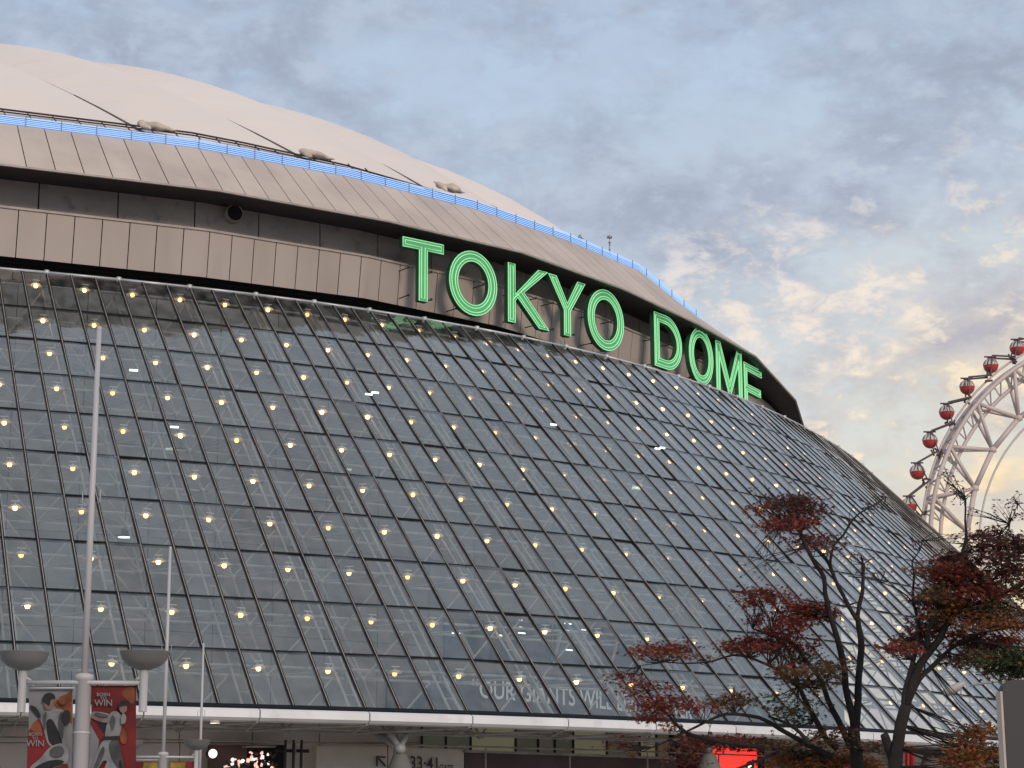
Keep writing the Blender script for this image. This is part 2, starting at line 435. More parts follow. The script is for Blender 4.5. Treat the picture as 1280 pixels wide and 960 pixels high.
# pixel of the photograph (1280x960) -> direction
def ray(px, py):
    u, v = px - 640, py - 480
    c, s = math.cos(ROLL), math.sin(ROLL)
    u, v = (c * u + s * v), (-s * u + c * v)
    c, s = math.cos(PITCH), math.sin(PITCH)
    up = -v / F_PX
    return Vector((u / F_PX, c - s * up, s + c * up))
def at(px, py, Y):
    d = ray(px, py); return Vector((0, 0, EYE)) + d * (Y / d.y)
def proj(p):
    q = cam.matrix_world.inverted() @ Vector(p)
    return 640 + F_PX * q.x / -q.z, 480 - F_PX * q.y / -q.z
_ss = np.arange(-12, 75, .1)
def on(e, px, py):
    """plan parameter s and height z (module units) where the ray through a pixel meets the wall at offset e"""
    x, y = plan(_ss, e); d = ray(px, py); g = x * d.y - y * d.x
    k = int(np.argmax(g > 0)); s = _ss[k] if k == 0 else _ss[k - 1] + .1 * (-g[k - 1]) / (g[k] - g[k - 1])
    X, Y = plan(s, e); return float(s), float(Y / d.y * d.z)

# ------------------------------------------------------------------ ground
mb = MB(); mb.add([(-3000, -3000, 0), (3000, -3000, 0), (3000, 3000, 0), (-3000, 3000, 0)], [(0, 1, 2, 3)])
tag(mb.obj('ground', 'ground'), 'grey paved plaza around the stadium', kind='structure')

# ------------------------------------------------------------------ the stadium
DOME = empty('domed_stadium', P(10, 0, -1.2307), 'huge domed stadium with a leaning glass facade and white fabric roof', 'stadium')
ROWS = range(10)
# glass panes
cand = []
for i in range(I0, I1):
    for j in ROWS:
        q = [G[(i, j)], G[(i + 1, j)], G[(i + 1, j + 1)], G[(i, j + 1)]]
        pr = [proj(p) for p in q]
        ar = abs(sum(pr[k][0] * pr[(k + 1) % 4][1] - pr[(k + 1) % 4][0] * pr[k][1] for k in range(4))) / 2
        cx_ = sum(a[0] for a in pr) / 4; cy_ = sum(a[1] for a in pr) / 4
        vis = -10 < cx_ < 1280 and cy_ < 960
        cand.append((ar if vis else 0, i, j, q))
cand.sort(key=lambda t: -t[0])
stuff = MB()
def pane(mb_, i, j, q):
    n = NRM[(i, j)]; c = sum(q, Vector()) / 4
    # every pane sits a hair differently in its frame, so reflections break from pane to pane
    tl = Vector((random.gauss(0, 1), random.gauss(0, 1), random.gauss(0, 1))); 
    qq = []
    rx, rz = random.gauss(0, .011), random.gauss(0, .011)
    ex = (q[1] - q[0]).normalized(); ez = (q[0] - q[3]).normalized()
    for p in q:
        d = p - c; qq.append(c + d * .985 + n * (d.dot(ex) * rx + d.dot(ez) * rz))
    mb_.slab(*qq, -.02, n)
for k, (ar, i, j, q) in enumerate(cand):
    if k < 296:
        m = MB(); pane(m, i, j, q); m.obj('glass_pane', 'glass', DOME)
    else: pane(stuff, i, j, q)
stuff.obj('glass_panes_beyond', 'glass', DOME, 'stuff')
# mullions and their caps
for i in range(I0, I1 + 1):
    pts = [G[(i, j)] for j in range(11)]; ns = [NRM[(i, j)] for j in range(11)]
    m = MB(); m.sweep(pts, ns, .112, -.11, .024)
    o = m.obj('mullion', 'black', DOME)
    m = MB(); m.sweep(pts, ns, .026, .0242, .040); m.obj('mullion_cap', 'capm', o)
nodes = [i for i in range(I0 - 1, I1 + 1) if i % 3 == 2]
for j in range(1, 10):
    for a, b in zip(nodes[:-1], nodes[1:]):
        if not (-4 <= a <= 80): continue
        m = MB(); m.sweep([G[(a, j)], G[(b, j)]], [NRM[(a, j)], NRM[(b, j)]], .068, -.09, .018); m.obj('transom', 'black', DOME)
for a, b in zip(nodes[:-1], nodes[1:]):
    m = MB(); m.sweep([G[(a, 10)], G[(b, 10)]], [NRM[(a, 10)], NRM[(b, 10)]], .18, -.1, .045); m.obj('bottom_sill', 'black', DOME)
    m = MB(); up = (G[(a, 0)] - G[(a, 1)]).normalized() * .08
    m.tube([G[(a, 0)] + up, G[(b, 0)] + up], .065, 6); m.lathe([(.0, -.12), (.12, -.1), (.12, .1), (0, .12)], G[(a, 0)] + up, 8); m.obj('top_rail', 'rail', DOME)
# space frame behind the glass: outer ribs, purlins, inner nodes
def inn(i, j, d):    # point d metres behind the glass plane, fractional indices allowed
    i_, j_ = int(math.floor(i)), int(math.floor(j)); fi, fj = i - i_, j - j_
    j2 = min(j_ + 1, 10)
    p = (G[(i_, j_)] * (1 - fi) + G[(i_ + 1, j_)] * fi) * (1 - fj) + (G[(i_, j2)] * (1 - fi) + G[(i_ + 1, j2)] * fi) * fj
    n = NRM[(min(i_, I1), j_)]
    return p - n * d
for a in nodes[:-1]:
    if a > 78: break
    m = MB()
    for dd in (-.16, .16):
        m.tube([inn(a + dd + .001, j, .62) for j in range(0, 11)], .055, 6)
    for j in range(0, 20):
        m.tube([inn(a - .16 + .001, j / 2, .62), inn(a + .16, j / 2, .62)], .03, 4, False)
    m.obj('rib_tubes', 'steel', DOME)
for j in range(0, 10):
    m = MB(); mi = MB()
    for a, b in zip(nodes[:-1], nodes[1:]):
        if a > 78: break
        m.tube([inn(a, j + .06, .55), inn(b, j + .06, .55)], .05, 5)
        mi.tube([inn(a + 1.5, j + .5, 2.3), inn(min(b + 1.5, I1), j + .5, 2.3)], .05, 5)
    m.obj('purlin_tube', 'steel', DOME); mi.obj('inner_chord_tube', 'steel', DOME)
m = MB()
for a in nodes[:-1]:
    if a > 76: break
    for j in range(10):
        c = inn(a + 1.5, j + .5, 2.3)
        for (ii, jj) in ((a, j), (a + 3, j), (a, j + 1), (a + 3, j + 1)):
            m.tube([c, inn(min(ii, I1), min(jj, 9.99) + (.06 if jj < 9.9 else 0), .6)], .038, 4, False)
        if j < 9: m.tube([c, inn(a + 1.5, j + 1.5, 2.3)], .045, 4, False)
        m.lathe([(0, -.14), (.13, -.08), (.13, .08), (0, .14)], c, 6)
m.obj('brace_tubes', 'steel', DOME, 'stuff')
# lamps behind every second column of glass
bulb_me = MB(); bulb_me.lathe([(.0, -.10), (.07, -.075), (.098, 0), (.07, .07), (0, .10)], (0, 0, 0), 8); bulb_mes = [bulb_me.mesh('bulb', k_) for k_ in ('bulb', 'bulb', 'bulb_dim', 'bulb_strong')]
hold = MB()  # dish and plate added to catch the bulb's light as a glow
hold.lathe([(.03, .06), (.15, .04), (.26, -.05), (.27, -.055), (.16, .05), (.03, .08)], (0, 0, .07), 12)
hold.tube([(0, 0, .12), (0, 0, .25)], .02, 5)
hold.box((0, 0, .25), .30, .16, .03)
hold_me = hold.mesh('lamp_holder', 'glowdish')
k = 0
for i in range(-3, 58, 2):
    for j in ROWS:
        c = inn(i + .53, j + .17, .38)
        pr = proj(c)
        if not (-20 < pr[0] < 1290): continue
        o = link('facade_lamp', hold_me, DOME, c - Vector(DOME.location))
        rot = inward(i); o.rotation_euler = (random.uniform(-.1, .1), random.uniform(-.1, .1), math.atan2(rot.y, rot.x) - math.pi / 2)
        b = link('bulb', random.choice(bulb_mes), o, (0, 0, 0)); k += 1
# inner wall of the concourse, with panel joints
inner = MB()
S_IN = np.arange(-14, 113, 3.0)
for a, b in zip(S_IN[:-1], S_IN[1:]):
    for z0, z1 in ((-1.23, 4.3), (4.32, 7.5), (7.52, 10.7), (10.72, 13.9), (13.92, 17.1), (17.12, 19.2)):
        m = MB(); m.slab(P(a + .02, 17.75, z0), P(b - .02, 17.75, z0), P(b - .02, 17.75, z1), P(a + .02, 17.75, z1), .2, inward((a + b) / 2)); m.obj('inner_wall_panel', 'inwall', DOME)
m = MB()
for a, b in zip(S_IN[:-1], S_IN[1:]):
    m.slab(P(a, 17.95, -1.23), P(b, 17.95, -1.23), P(b, 17.95, 19.1), P(a, 17.95, 19.1), .3, inward((a + b) / 2))
m.obj('inner_wall', 'soffit', DOME)
m = MB()     # gallery floor that the glass springs from
for a, b in zip(S_IN[:-1], S_IN[1:]):
    m.slab(P(a, 4.4, 3.8), P(b, 4.4, 3.8), P(b, 17.7, 3.8), P(a, 17.7, 3.8), .1, Vector((0, 0, 1)))
m.obj('gallery_floor', 'lowwall', DOME)
# pieces laid on a wall of offset e, given by pixels of its corners in the photo
def wall_piece(m, e, x0, x1, y0, y1, th=.1, rows=None):
    s0, z00 = on(e, x0, y0); s1, z01 = on(e, x1, y0)
    _, z10 = on(e, x0, y1); _, z11 = on(e, x1, y1)
    n = max(1, int((s1 - s0) / 1.2)); 
    for k in range(n):
        f0, f1 = k / n, (k + 1) / n
        sa, sb = s0 + (s1 - s0) * f0, s0 + (s1 - s0) * f1
        ta, tb_ = z00 + (z01 - z00) * f0, z00 + (z01 - z00) * f1
        ba, bb = z10 + (z11 - z10) * f0, z10 + (z11 - z10) * f1
        m.slab(P(sa, e, ba), P(sb, e, bb), P(sb, e, tb_), P(sa, e, ta), th, inward((sa + sb) / 2))
def wp(name, mt, e, x0, x1, y0, y1, th=.1, y0b=None, y1b=None, parent=DOME):
    """same with sloping top and bottom: y0->y0b, y1->y1b along x"""
    m = MB(); s0, a = on(e, x0, y0); s1, b = on(e, x1, y0 if y0b is None else y0b)
    _, c = on(e, x0, y1); _, d = on(e, x1, y1 if y1b is None else y1b)
    n = max(1, int(abs(s1 - s0) / 1.2))
    for k in range(n):
        f0, f1 = k / n, (k + 1) / n; L = lambda p_, q_, f: p_ + (q_ - p_) * f
        sa, sb = L(s0, s1, f0), L(s0, s1, f1)
        m.slab(P(sa, e, L(c, d, f0)), P(sb, e, L(c, d, f1)), P(sb, e, L(a, b, f1)), P(sa, e, L(a, b, f0)), th, inward((sa + sb) / 2))
    return m.obj(name, mt, parent)
wp('slogan_panel', 'navy', 17.66, 484, 1010, 838, 905, .08, 868, 940)
for x0, x1, y0, y1, dd in ((556, 612, 772, 822, 4), (614, 682, 775, 826, 5), (684, 690, 779, 829, 1), (694, 752, 780, 832, 5), (754, 812, 784, 838, 5), (814, 872, 788, 842, 5)):
    wp('concourse_window', 'dimglass', 17.66, x0, x1, y0, y1, .08, y0 + dd, y1 + dd)
for x0, y0, x1, y1 in ((575, 790, 590, 820), (640, 785, 655, 822), (700, 790, 690, 826), (722, 800, 735, 830), (770, 800, 760, 838), (790, 796, 800, 838), (832, 800, 845, 842)):
    m = MB(); s0, z0 = on(17.55, x0, y0); s1, z1 = on(17.55, x1, y1); m.tube([P(s0, 17.5, z0), P(s1, 17.5, z1)], .11, 4); m.obj('gallery_strut', 'steel', DOME)
for x, y, l in ((649, 775, .2), (649, 784, .2), (648, 791, .5), (706, 779, .5), (694, 788, .5), (707, 788, .4), (727, 787, .4), (706, 812, .6), (565, 791, .5), (623, 794, .5), (725, 806, .2)):
    s0, z0 = on(17.4, x, y); m = MB(); m.tube([P(s0, 17.4, z0), P(s0 + l, 17.4, z0)], .035, 5); m.obj('ceiling_tube_light', 'cold' if l > .45 else 'sparkw', DOME)

def text_mesh(body, size=1.0):
    c = bpy.data.curves.new('lettering', 'FONT'); c.body = body; c.size = size; c.extrude = 0; c.resolution_u = 3; c.offset = .012 * size
    o = bpy.data.objects.new('lettering', c); COL.objects.link(o)
    dg = bpy.context.evaluated_depsgraph_get(); me = bpy.data.meshes.new_from_object(o.evaluated_get(dg))
    vs = [tuple(v.co) for v in me.vertices]; fs = [tuple(p.vertices) for p in me.polygons]
    bpy.data.objects.remove(o); bpy.data.meshes.remove(me); bpy.data.curves.remove(c)
    return vs, fs
def text_on(e, body, x0, y0, x1, y1, cap_px, mt, name, full=None, squeeze=1.0):
    """text along the curved wall: baseline from pixel (x0,y0) to (x1,y1) for body; full may continue past it"""
    vs0, _ = text_mesh(body); w0 = max(v[0] for v in vs0)
    vs, fs = text_mesh(full or body)
    s0, z0 = on(e, x0, y0); s1, z1 = on(e, x1, y1); _, zc = on(e, x0, y0 - cap_px)
    capz = zc - z0; out = []
    for x, y, z in vs:
        f = x / w0; s = s0 + (s1 - s0) * f; out.append(P(s, e, z0 + (z1 - z0) * f + y / .73 * capz))
    m = MB(); m.add(out, fs); return m.obj(name, mt, DOME)
text_on(17.6, '\u201cOUR GIANTS WILL', 589, 871, 766, 887, 24, 'intext', 'slogan_lettering', '\u201cOUR GIANTS WILL LIVE FOREVER\u201d')
# hanging lamps seen through the glass
pl = MB(); pl.tube([(0, 0, .35), (0, 0, 1.2)], .02, 4); pl.lathe([(.05, .36), (.16, .34), (.17, .04), (.28, .0), (.28, -.02)], n=10); pl_me = pl.mesh('pendant_shade', 'soffit')
dl = MB(); dl.lathe([(0, -.02), (.27, -.02), (.27, .0), (0, .0)], n=10); dl_me = dl.mesh('lamp_disc', 'cold')
for x, y in ((167, 463), (218, 534), (461, 493), (469, 491), (692, 531), (822, 561), (828, 560), (998, 714), (1052, 732), (1085, 734)):
    s0, z0 = on(9.0, x, y); m = MB(); m.tube([P(s0 - .14, 9.0, z0), P(s0 + .14, 9.0, z0 + .01)], .04, 6); m.obj('ceiling_tube_light', 'cold', DOME)
for x, y in ((156, 671),):
    s0, z0 = on(9.0, x, y); c = P(s0, 9.0, z0)
    o = link('pendant_lamp', pl_me, DOME, c - Vector(DOME.location)); link('lamp_disc', dl_me, o, (0, 0, 0))

# ---- upper bands
step = 1.2
edges = [.83 + step * k for k in range(-17, 66)]
for a, b in zip(edges[:-1], edges[1:]):
    for tb0, tb1, nme, mt, e0 in ((RA, RB, 'fascia_panel', 'fascia', 0), (RC, RD, 'eave_panel', 'eave', 0)):
        if a > 74: continue
        m = MB(); sp = split_at_corners(a + .022, b - .022)
        for p, q in zip(sp[:-1], sp[1:]):
            A_, B_, C_, D_ = ring(tb0, p), ring(tb0, q), ring(tb1, q), ring(tb1, p)
            n = (B_ - A_).cross(D_ - A_).normalized()
            if n.dot(inward((p + q) / 2)) < 0: n = -n
            m.slab(A_, B_, C_, D_, .06, n)
        m.obj(nme, mt, DOME)
def strip(name, mt, f0, f1, th, nrm=None, s0=-20, s1=76, kind=None, per=True):
    sp = split_at_corners(s0, s1)
    for p, q in zip(sp[:-1], sp[1:]):
        m = MB(); m.slab(f0(p), f0(q), f1(q), f1(p), th, nrm if nrm is not None else inward((p + q) / 2)); m.obj(name, mt, DOME)
UP = Vector((0, 0, 1))
strip('fascia_backing', 'gap', lambda s: ring(RA, s, .08, .03), lambda s: ring(RB, s, .08, -.03), .05)
strip('eave_backing', 'gap', lambda s: ring(RC, s, .12, .0), lambda s: ring(RD, s, .12, -.08), .05)
strip('fascia_top_trim', 'lip', lambda s: ring(RB, s, -.05, -.02), lambda s: ring(RB, s, -.05, .06), .12)
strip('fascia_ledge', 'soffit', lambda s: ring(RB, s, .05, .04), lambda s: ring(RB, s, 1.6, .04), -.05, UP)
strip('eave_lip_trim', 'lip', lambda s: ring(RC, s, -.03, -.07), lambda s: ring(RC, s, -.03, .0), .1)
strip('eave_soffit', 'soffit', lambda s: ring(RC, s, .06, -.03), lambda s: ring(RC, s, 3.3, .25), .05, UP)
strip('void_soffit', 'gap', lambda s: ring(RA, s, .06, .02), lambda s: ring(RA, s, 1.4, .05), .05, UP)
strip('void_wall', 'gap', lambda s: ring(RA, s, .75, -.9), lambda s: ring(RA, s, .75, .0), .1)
rec = [1.8 + 3.5 * k for k in range(-6, 22)]
for a, b in zip(rec[:-1], rec[1:]):
    m = MB(); sp = split_at_corners(a + .03, b - .03)
    for p, q in zip(sp[:-1], sp[1:]):
        m.slab(ring(RB, p, .75, .05), ring(RB, q, .75, .05), ring(RC, q, 2.1, .2), ring(RC, p, 2.1, .2), .08, inward((p + q) / 2))
    m.obj('recess_panel', 'recess', DOME)
strip('recess_backing', 'gap', lambda s: ring(RB, s, .9, .05), lambda s: ring(RC, s, 2.25, .2), .08)
# round vent in the recess
s0, z0 = on(18.2, 291, 268); c = P(s0, 17.98, z0); iw = inward(s0)
def orient_lathe(m, prof, c, axis, n=18):
    u = axis.cross(UP).normalized(); w = u.cross(axis).normalized(); vs = []; fs = []
    for r_, h in prof:
        for q in range(n):
            a_ = 2 * math.pi * q / n; vs.append(c + axis * h + (u * math.cos(a_) + w * math.sin(a_)) * r_)
    for k in range(len(prof) - 1):
        for q in range(n): q2 = (q + 1) % n; fs.append((k * n + q, k * n + q2, (k + 1) * n + q2, (k + 1) * n + q))
    m.add(vs, fs, True)
m = MB(); orient_lathe(m, [(.38, .5), (.38, 0), (.42, -.01), (.42, .5)], c, iw); vo = m.obj('round_vent', 'recess', DOME)
m = MB(); orient_lathe(m, [(0, .03), (.38, .03)], c, iw); m.obj('vent_shade', 'gap', vo)  # black disc painted as the dark inside the vent
# blue lit rail on the roof edge
for k, f in enumerate((.08, .3, .52, .74, .96)):
    sp = split_at_corners(-20, 52)
    for p, q in zip(sp[:-1], sp[1:]):
        m = MB(); m.tube([ring(RD, p, .02, .02, (RE_, f)), ring(RD, q, .02, .02, (RE_, f))], .026, 5); m.obj('led_line', 'bluelit', DOME)
strip('rail_back', 'bluepanel', lambda s: ring(RD, s, .12, .02), lambda s: ring(RE_, s, .12, .0), .03, s1=52)
for s in np.arange(-18, 52, 1.6):
    m = MB(); m.tube([ring(RD, s, -.01, -.0), ring(RE_, s, -.01, .06)], .022, 4); m.obj('rail_post', 'galv', DOME)

# ---- fabric roof
RH, RPHI, RCX, RCY, REX = 14.35, 2.2225, -26.569, 104.178, 1.4906
_rx = np.interp(np.arange(-60, 130, .5), CS, plan(CS, 19.35)[0]); 
_rs = np.arange(-60, 130, .5); _rx, _ry = plan(_rs, 19.35)
_ang = np.unwrap(np.arctan2(_ry - RCY, _rx - RCX)); _rad = np.hypot(_rx - RCX, _ry - RCY)
ANCH = [6.716 + 9.0 * k for k in range(-6, 10)]
def roof_pt(s0, v, fr, bulge=1.0):
    x0, y0 = plan(s0, 19.45); x = x0 + math.cos(RPHI) * v; y = y0 + math.sin(RPHI) * v
    a = math.atan2(y - RCY, x - RCX)
    while a < _ang[0]: a += 2 * math.pi
    while a > _ang[-1]: a -= 2 * math.pi
    rho = math.hypot(x - RCX, y - RCY) / np.interp(a, _ang, _rad)
    sa = float(np.interp(a, _ang, _rs)); drop = 25.75 - (float(np.interp(sa, CS, RD[1])) + .38)
    z = 25.75 + RH * (1 - min(rho, 1.2) ** REX) - drop * min(rho, 1.0) ** 8
    z -= .8 * min(1, max(0, (sa - 20) / 14)) * min(rho, 1.0) ** 8
    b = .80 * (abs(math.sin(math.pi * fr)) ** .8) * (1 - math.exp(-v / 5.0)) * bulge
    return Vector((W * x, W * y, W * (z + b) + EYE)), rho
for k in range(len(ANCH) - 1):
    a, b = ANCH[k], ANCH[k + 1]
    vs, fs, uv = [], [], []; nu = 20; vl = [0, .3, .8, 1.5, 2.5] + list(np.arange(4, 170, 2.2)); rh = []
    for v in vl:
        for u in range(nu + 1):
            fr = u / nu; p, rho = roof_pt(a + (b - a) * fr, v, fr); vs.append(p); rh.append(rho if v > 1 else .9)
    for r_ in range(len(vl) - 1):
        for u in range(nu):
            q = (r_ * (nu + 1) + u, r_ * (nu + 1) + u + 1, (r_ + 1) * (nu + 1) + u + 1, (r_ + 1) * (nu + 1) + u)
            if max(rh[x] for x in q) <= 1.005: fs.append(q)
    if not fs: continue
    used = sorted({x for q in fs for x in q}); rm = {x: n_ for n_, x in enumerate(used)}
    m = MB(); m.add([vs[x] for x in used], [tuple(rm[x] for x in q) for q in fs], True); me = m.mesh('roof_cushion', 'membrane')
    ul = me.uv_layers.new(name='UVMap')
    for pl_ in me.polygons:
        for li in pl_.loop_indices:
            vi = used[me.loops[li].vertex_index]; ul.data[li].uv = ((vi % (nu + 1)) / nu, vl[vi // (nu + 1)] / 7.0)
    link('roof_cushion', me, DOME)
    pts = [roof_pt(a, v, 0)[0] + Vector((0, 0, .03)) for v in vl if roof_pt(a, v, 0)[1] < 1.0 or v < 1]
    if len(pts) > 3:
        # the cable shows dark where it leaves the boot and sinks between the cushions
        m = MB(); m.tube(pts[:7], [.065, .065, .065, .06, .055, .045, .03], 5); m.obj('roof_cable', 'cable', DOME)
        m = MB(); m.tube([q - UP * .03 for q in pts[6:60]], .05, 5); m.obj('seam_shade', 'seamshade', DOME)  # darker strip added along the seam for the shade of its crease
# membrane clamp edge with short brackets
sp = split_at_corners(-20, 34)
for p, q in zip(sp[:-1], sp[1:]):
    n = 12; pts = []
    for k in range(n + 1):
        s = p + (q - p) * k / n; pts.append(ring(RE_, s, .45, .40 - .25 * min(1, max(0, (s - 12) / 14))))
    m = MB(); m.tube(pts, .05, 5); m.tube([x + Vector((0, 0, -.12)) for x in pts], .04, 5); m.obj('membrane_clamp', 'brown', DOME)
    m = MB(); m.slab(ring(RE_, p, .55, -.5), ring(RE_, q, .55, -.5), ring(RE_, q, .55, .1), ring(RE_, p, .55, .1), .05, inward((p + q) / 2)); m.obj('membrane_kerb', 'lip', DOME)
for s in np.arange(-19, 20, 1.13):
    m = MB(); m.tube([ring(RE_, s, .42, .36), ring(RE_, s + .12, .1, .04)], .035, 4); m.obj('clamp_bracket', 'brown', DOME)
# lumpy fabric boots where the cables are anchored
for n_, s in enumerate(ANCH):
    if not (-4 < s < 28): continue
    m = MB(); base = roof_pt(s, .35, 0)[0]; t = (ring(RE_, s + 1, .4, .3) - ring(RE_, s, .4, .3)).normalized()
    dirc = (roof_pt(s, 3.0, 0)[0] - base).normalized()
    for off, rr, ln, up_ in ((.0, .22, 1.3, .06), (1.15, .27, 1.9, .08)):
        c = ring(RE_, s + off * .62, .45, .42)
        vs, fs = [], []; nu, nv = 12, 12
        axis = (t * .96 - UP * .02).normalized() if off else (dirc * -1.0).normalized()
        u1 = axis.cross(UP).normalized(); w1 = u1.cross(axis)
        for q in range(nv + 1):
            f = q / nv; r_ = rr * (math.sin(math.pi * min(.97, f * .9 + .08)) ** .7)
            if off and f > .5: r_ *= 1 - (f - .5) * .9
            for q2 in range(nu):
                a_ = 2 * math.pi * q2 / nu
                pnt = c + axis * ((f - .5) * ln) + (u1 * math.cos(a_) * 1.1 + w1 * math.sin(a_) * (1 if math.sin(a_) > 0 else .5)) * r_
                pnt += Vector([noise.noise(pnt * 2.3 + Vector((7 * d, 3, n_))) * .10 for d in range(3)])
                vs.append(pnt)
        for q in range(nv):
            for q2 in range(nu): q3 = (q2 + 1) % nu; fs.append((q * nu + q2, q * nu + q3, (q + 1) * nu + q3, (q + 1) * nu + q2))
        fs += [tuple(range(nu))[::-1], tuple(nv * nu + q for q in range(nu))]
        m.add(vs, fs, True)
    m.obj('cable_boot', 'boot', DOME)
# two small masts on the rail
for px_, py_, top, kind in ((727.5, 300, 291, 0), (763.5, 316, 294, 1)):
    s0, _ = on(19.1, px_, py_); b = ring(RE_, s0, .1, -.05); tz = b.y / ray(px_, top).y * ray(px_, top).z + EYE
    h = tz - b.z; m = MB()
    if kind: 
        m.tube([b, b + UP * h * .62], .05, 6); m.tube([b + UP * h * .62, b + UP * h * .85], .018, 5); m.lathe([(0, -.02), (.08, 0), (.08, .04), (0, .05)], b + UP * h * .6, 8)
        m.lathe([(.02, -.06), (.15, -.02), (.17, .05), (.1, .12), (0, .15)], b + UP * h * .86, 10)
    else:
        m.tube([b, b + UP * h], .015, 5); m.tube([b, b + UP * h * .4], .035, 5); m.lathe([(.02, -.05), (.14, 0), (.12, .08), (.03, .2)], b + UP * h * .38 + Vector((-.08, 0, 0)), 8); m.tube([b + UP * h * .3, b + UP * h * .35 + Vector((.16, 0, 0))], .02, 4)
    m.obj('roof_mast', 'galv', DOME)

# ---- white gutter band, soffit pipes, struts
for a, b in zip(nodes[:-1], nodes[1:]):
    if a > 60: break
    g = lambda s, de, dz: G[(s, 10)] + inward(s) * (de * W) + UP * (dz * W)
    m = MB(); lo, hi = -.36, -.055
    vs = []
    for s_, sh in ((a, .025), (b, -.025)):
        tdir = (G[(b, 10)] - G[(a, 10)]).normalized() * sh
        for de, dz in ((-.14, hi), (-.26, hi - .05), (-.26, lo + .07), (-.16, lo), (.5, lo), (.5, hi)): vs.append(g(s_, de, dz) + tdir)
    fs = [(q, (q + 1) % 6, 6 + (q + 1) % 6, 6 + q) for q in range(6)] + [(5, 4, 3, 2, 1, 0), (6, 7, 8, 9, 10, 11)]
    m.add(vs, fs); fix_normals(m.obj('gutter_segment', 'gutter', DOME))
    m = MB(); m.tube([g(a, .8, -.48), g(b, .8, -.48)], .05, 5); m.obj('soffit_pipe', 'pipe', DOME)
    m = MB(); m.tube([g(a, 2.2, -.42), g(b, 2.2, -.42)], .06, 5); m.obj('soffit_pipe', 'pipe', DOME)
    m = MB(); m.tube([g(a, -.05, -.38), g(a, .9, -.56), g(a + 1, 2.0, -.42)], .04, 5); m.tube([g(a, .9, -.56), g(b, .0, -.4)], .035, 4); m.obj('soffit_bracket', 'pipe', DOME)
    m = MB(); m.slab(g(a, .5, -.3), g(b, .5, -.3), g(b, 4.6, .04), g(a, 4.6, .04), .05, UP); m.obj('gutter_soffit', 'sofbounce', DOME)
m = MB(); s0, z0 = on(.5, 269, 899); m.lathe([(0, -.03), (.16, -.02), (.16, .0)], P(s0, .5, ZB - .4), 8); m.obj('downlight', 'sparkw', DOME)
for px_ in (-14, 500, 886, 1162):
    s0, z0 = on(.9, px_, 936); c = P(s0, .9, z0)
    m = MB(); m.lathe([(0, -.2), (.14, -.16), (.21, 0), (.16, .15), (0, .22)], c, 12); hb = m.obj('ball_joint', 'steel', DOME)
    t = (P(s0 + 1, .9, z0) - P(s0 - 1, .9, z0)).normalized(); ztop = W * (ZB - .4) + EYE
    for dx, dy in ((-.30, .15), (.10, .7), (.36, .2), (-.1, 1.6)):
        m = MB(); e_ = c + t * dx * W + inward(s0) * dy * W; e_.z = ztop; m.tube([c, e_ + (e_ - c) * .1], .10, 8); m.obj('support_strut', 'steel', DOME)
    m = MB(); h = c.z - .18; m.lathe([(.22, h), (.26, h - .06), (.62, h - .95), (1.1, h - 2.4), (1.3, 0)], (c.x, c.y, 0), 20); m.lathe([(0, h), (.22, h)], (c.x, c.y, 0), 20); m.obj('concrete_pedestal', 'concrete', DOME)

# ---- lower storey behind the gutter
E_ = 4.2
joints = [-40, 48, 140, 225, 316, 400, 484, 527]
for a, b in zip(joints[:-1], joints[1:]):
    wp('lower_wall_panel', 'lowwall', E_, a + .6, b - .6, 896, 928, .15, 896)
    wp('lower_wall_panel', 'lowwall', E_, a + .6, b - .6, 929, 985, .15)
m = MB()
for a in np.arange(-12, 62, 2.0): m.slab(P(a, E_ + .4, -1.23), P(a + 2, E_ + .4, -1.23), P(a + 2, E_ + .4, 3.7), P(a, E_ + .4, 3.7), .2, inward(a + 1))
m.obj('lower_wall', 'lowwall', DOME)
def window(x0, x1, y0, y1, mt, dd=0):
    o = wp('window', mt, E_ - .02, x0 + 1, x1 - 1, y0, y1, .06, y0 + dd, y1 + dd)
    for a, b in ((x0 - .8, x0 + .9),): wp('window_frame', 'ink', E_ - .08, a, b, y0 - 2, y1 + 2, .08, parent=o)
for x0, x1, y0, mt, dd in ((528, 558, 908, 'winglass', 0), (558, 588, 909, 'winglass', 1), (589, 644, 910, 'winlit', 1), (645, 672, 912, 'winglass', 1), (673, 693, 912, 'lowwall', 0), (694, 716, 913, 'winglass', 0), (717, 758, 914, 'winlit', 1), (759, 799, 915, 'winglass', 1), (800, 820, 917, 'winlit', 1), (821, 838, 918, 'winglass', 0), (954, 985, 924, 'winglass', 1), (1000, 1040, 926, 'lowwall', 2), (1120, 1180, 930, 'lowwall', 2)):
    window(x0, x1, y0, y0 + 30, mt, dd)
wp('opening_shade', 'gap', E_ - .1, 838, 868, 915, 975, .1); wp('opening_shade', 'gap', E_ - .1, 868, 892, 930, 975, .1); wp('opening_shade', 'gap', E_ - .1, 946, 955, 922, 975, .1); wp('opening_shade', 'gap', E_ - .1, 987, 999, 922, 975, .1)  # flat black slabs standing in for the shade inside the openings
wp('gate_sign_panel', 'beige', 3.3, 396, 484, 932, 985, .12, 933); wp('gate_sign_panel', 'beige', 3.3, 485.5, 580, 933, 985, .12, 937)
wp('maroon_band', 'maroon', 3.3, 581, 845, 940, 990, .2, 949)
wp('band_coping', 'pipe', 3.2, 581, 845, 937.5, 940.5, .2, 946.5, 949.5)
text_on(3.22, '33\u00b741', 512, 961, 547, 963, 17, 'ink', 'gate_number')
text_on(3.22, 'GATE', 549, 963, 567, 964, 8, 'ink', 'gate_word')
m = MB(); e_ = 3.22
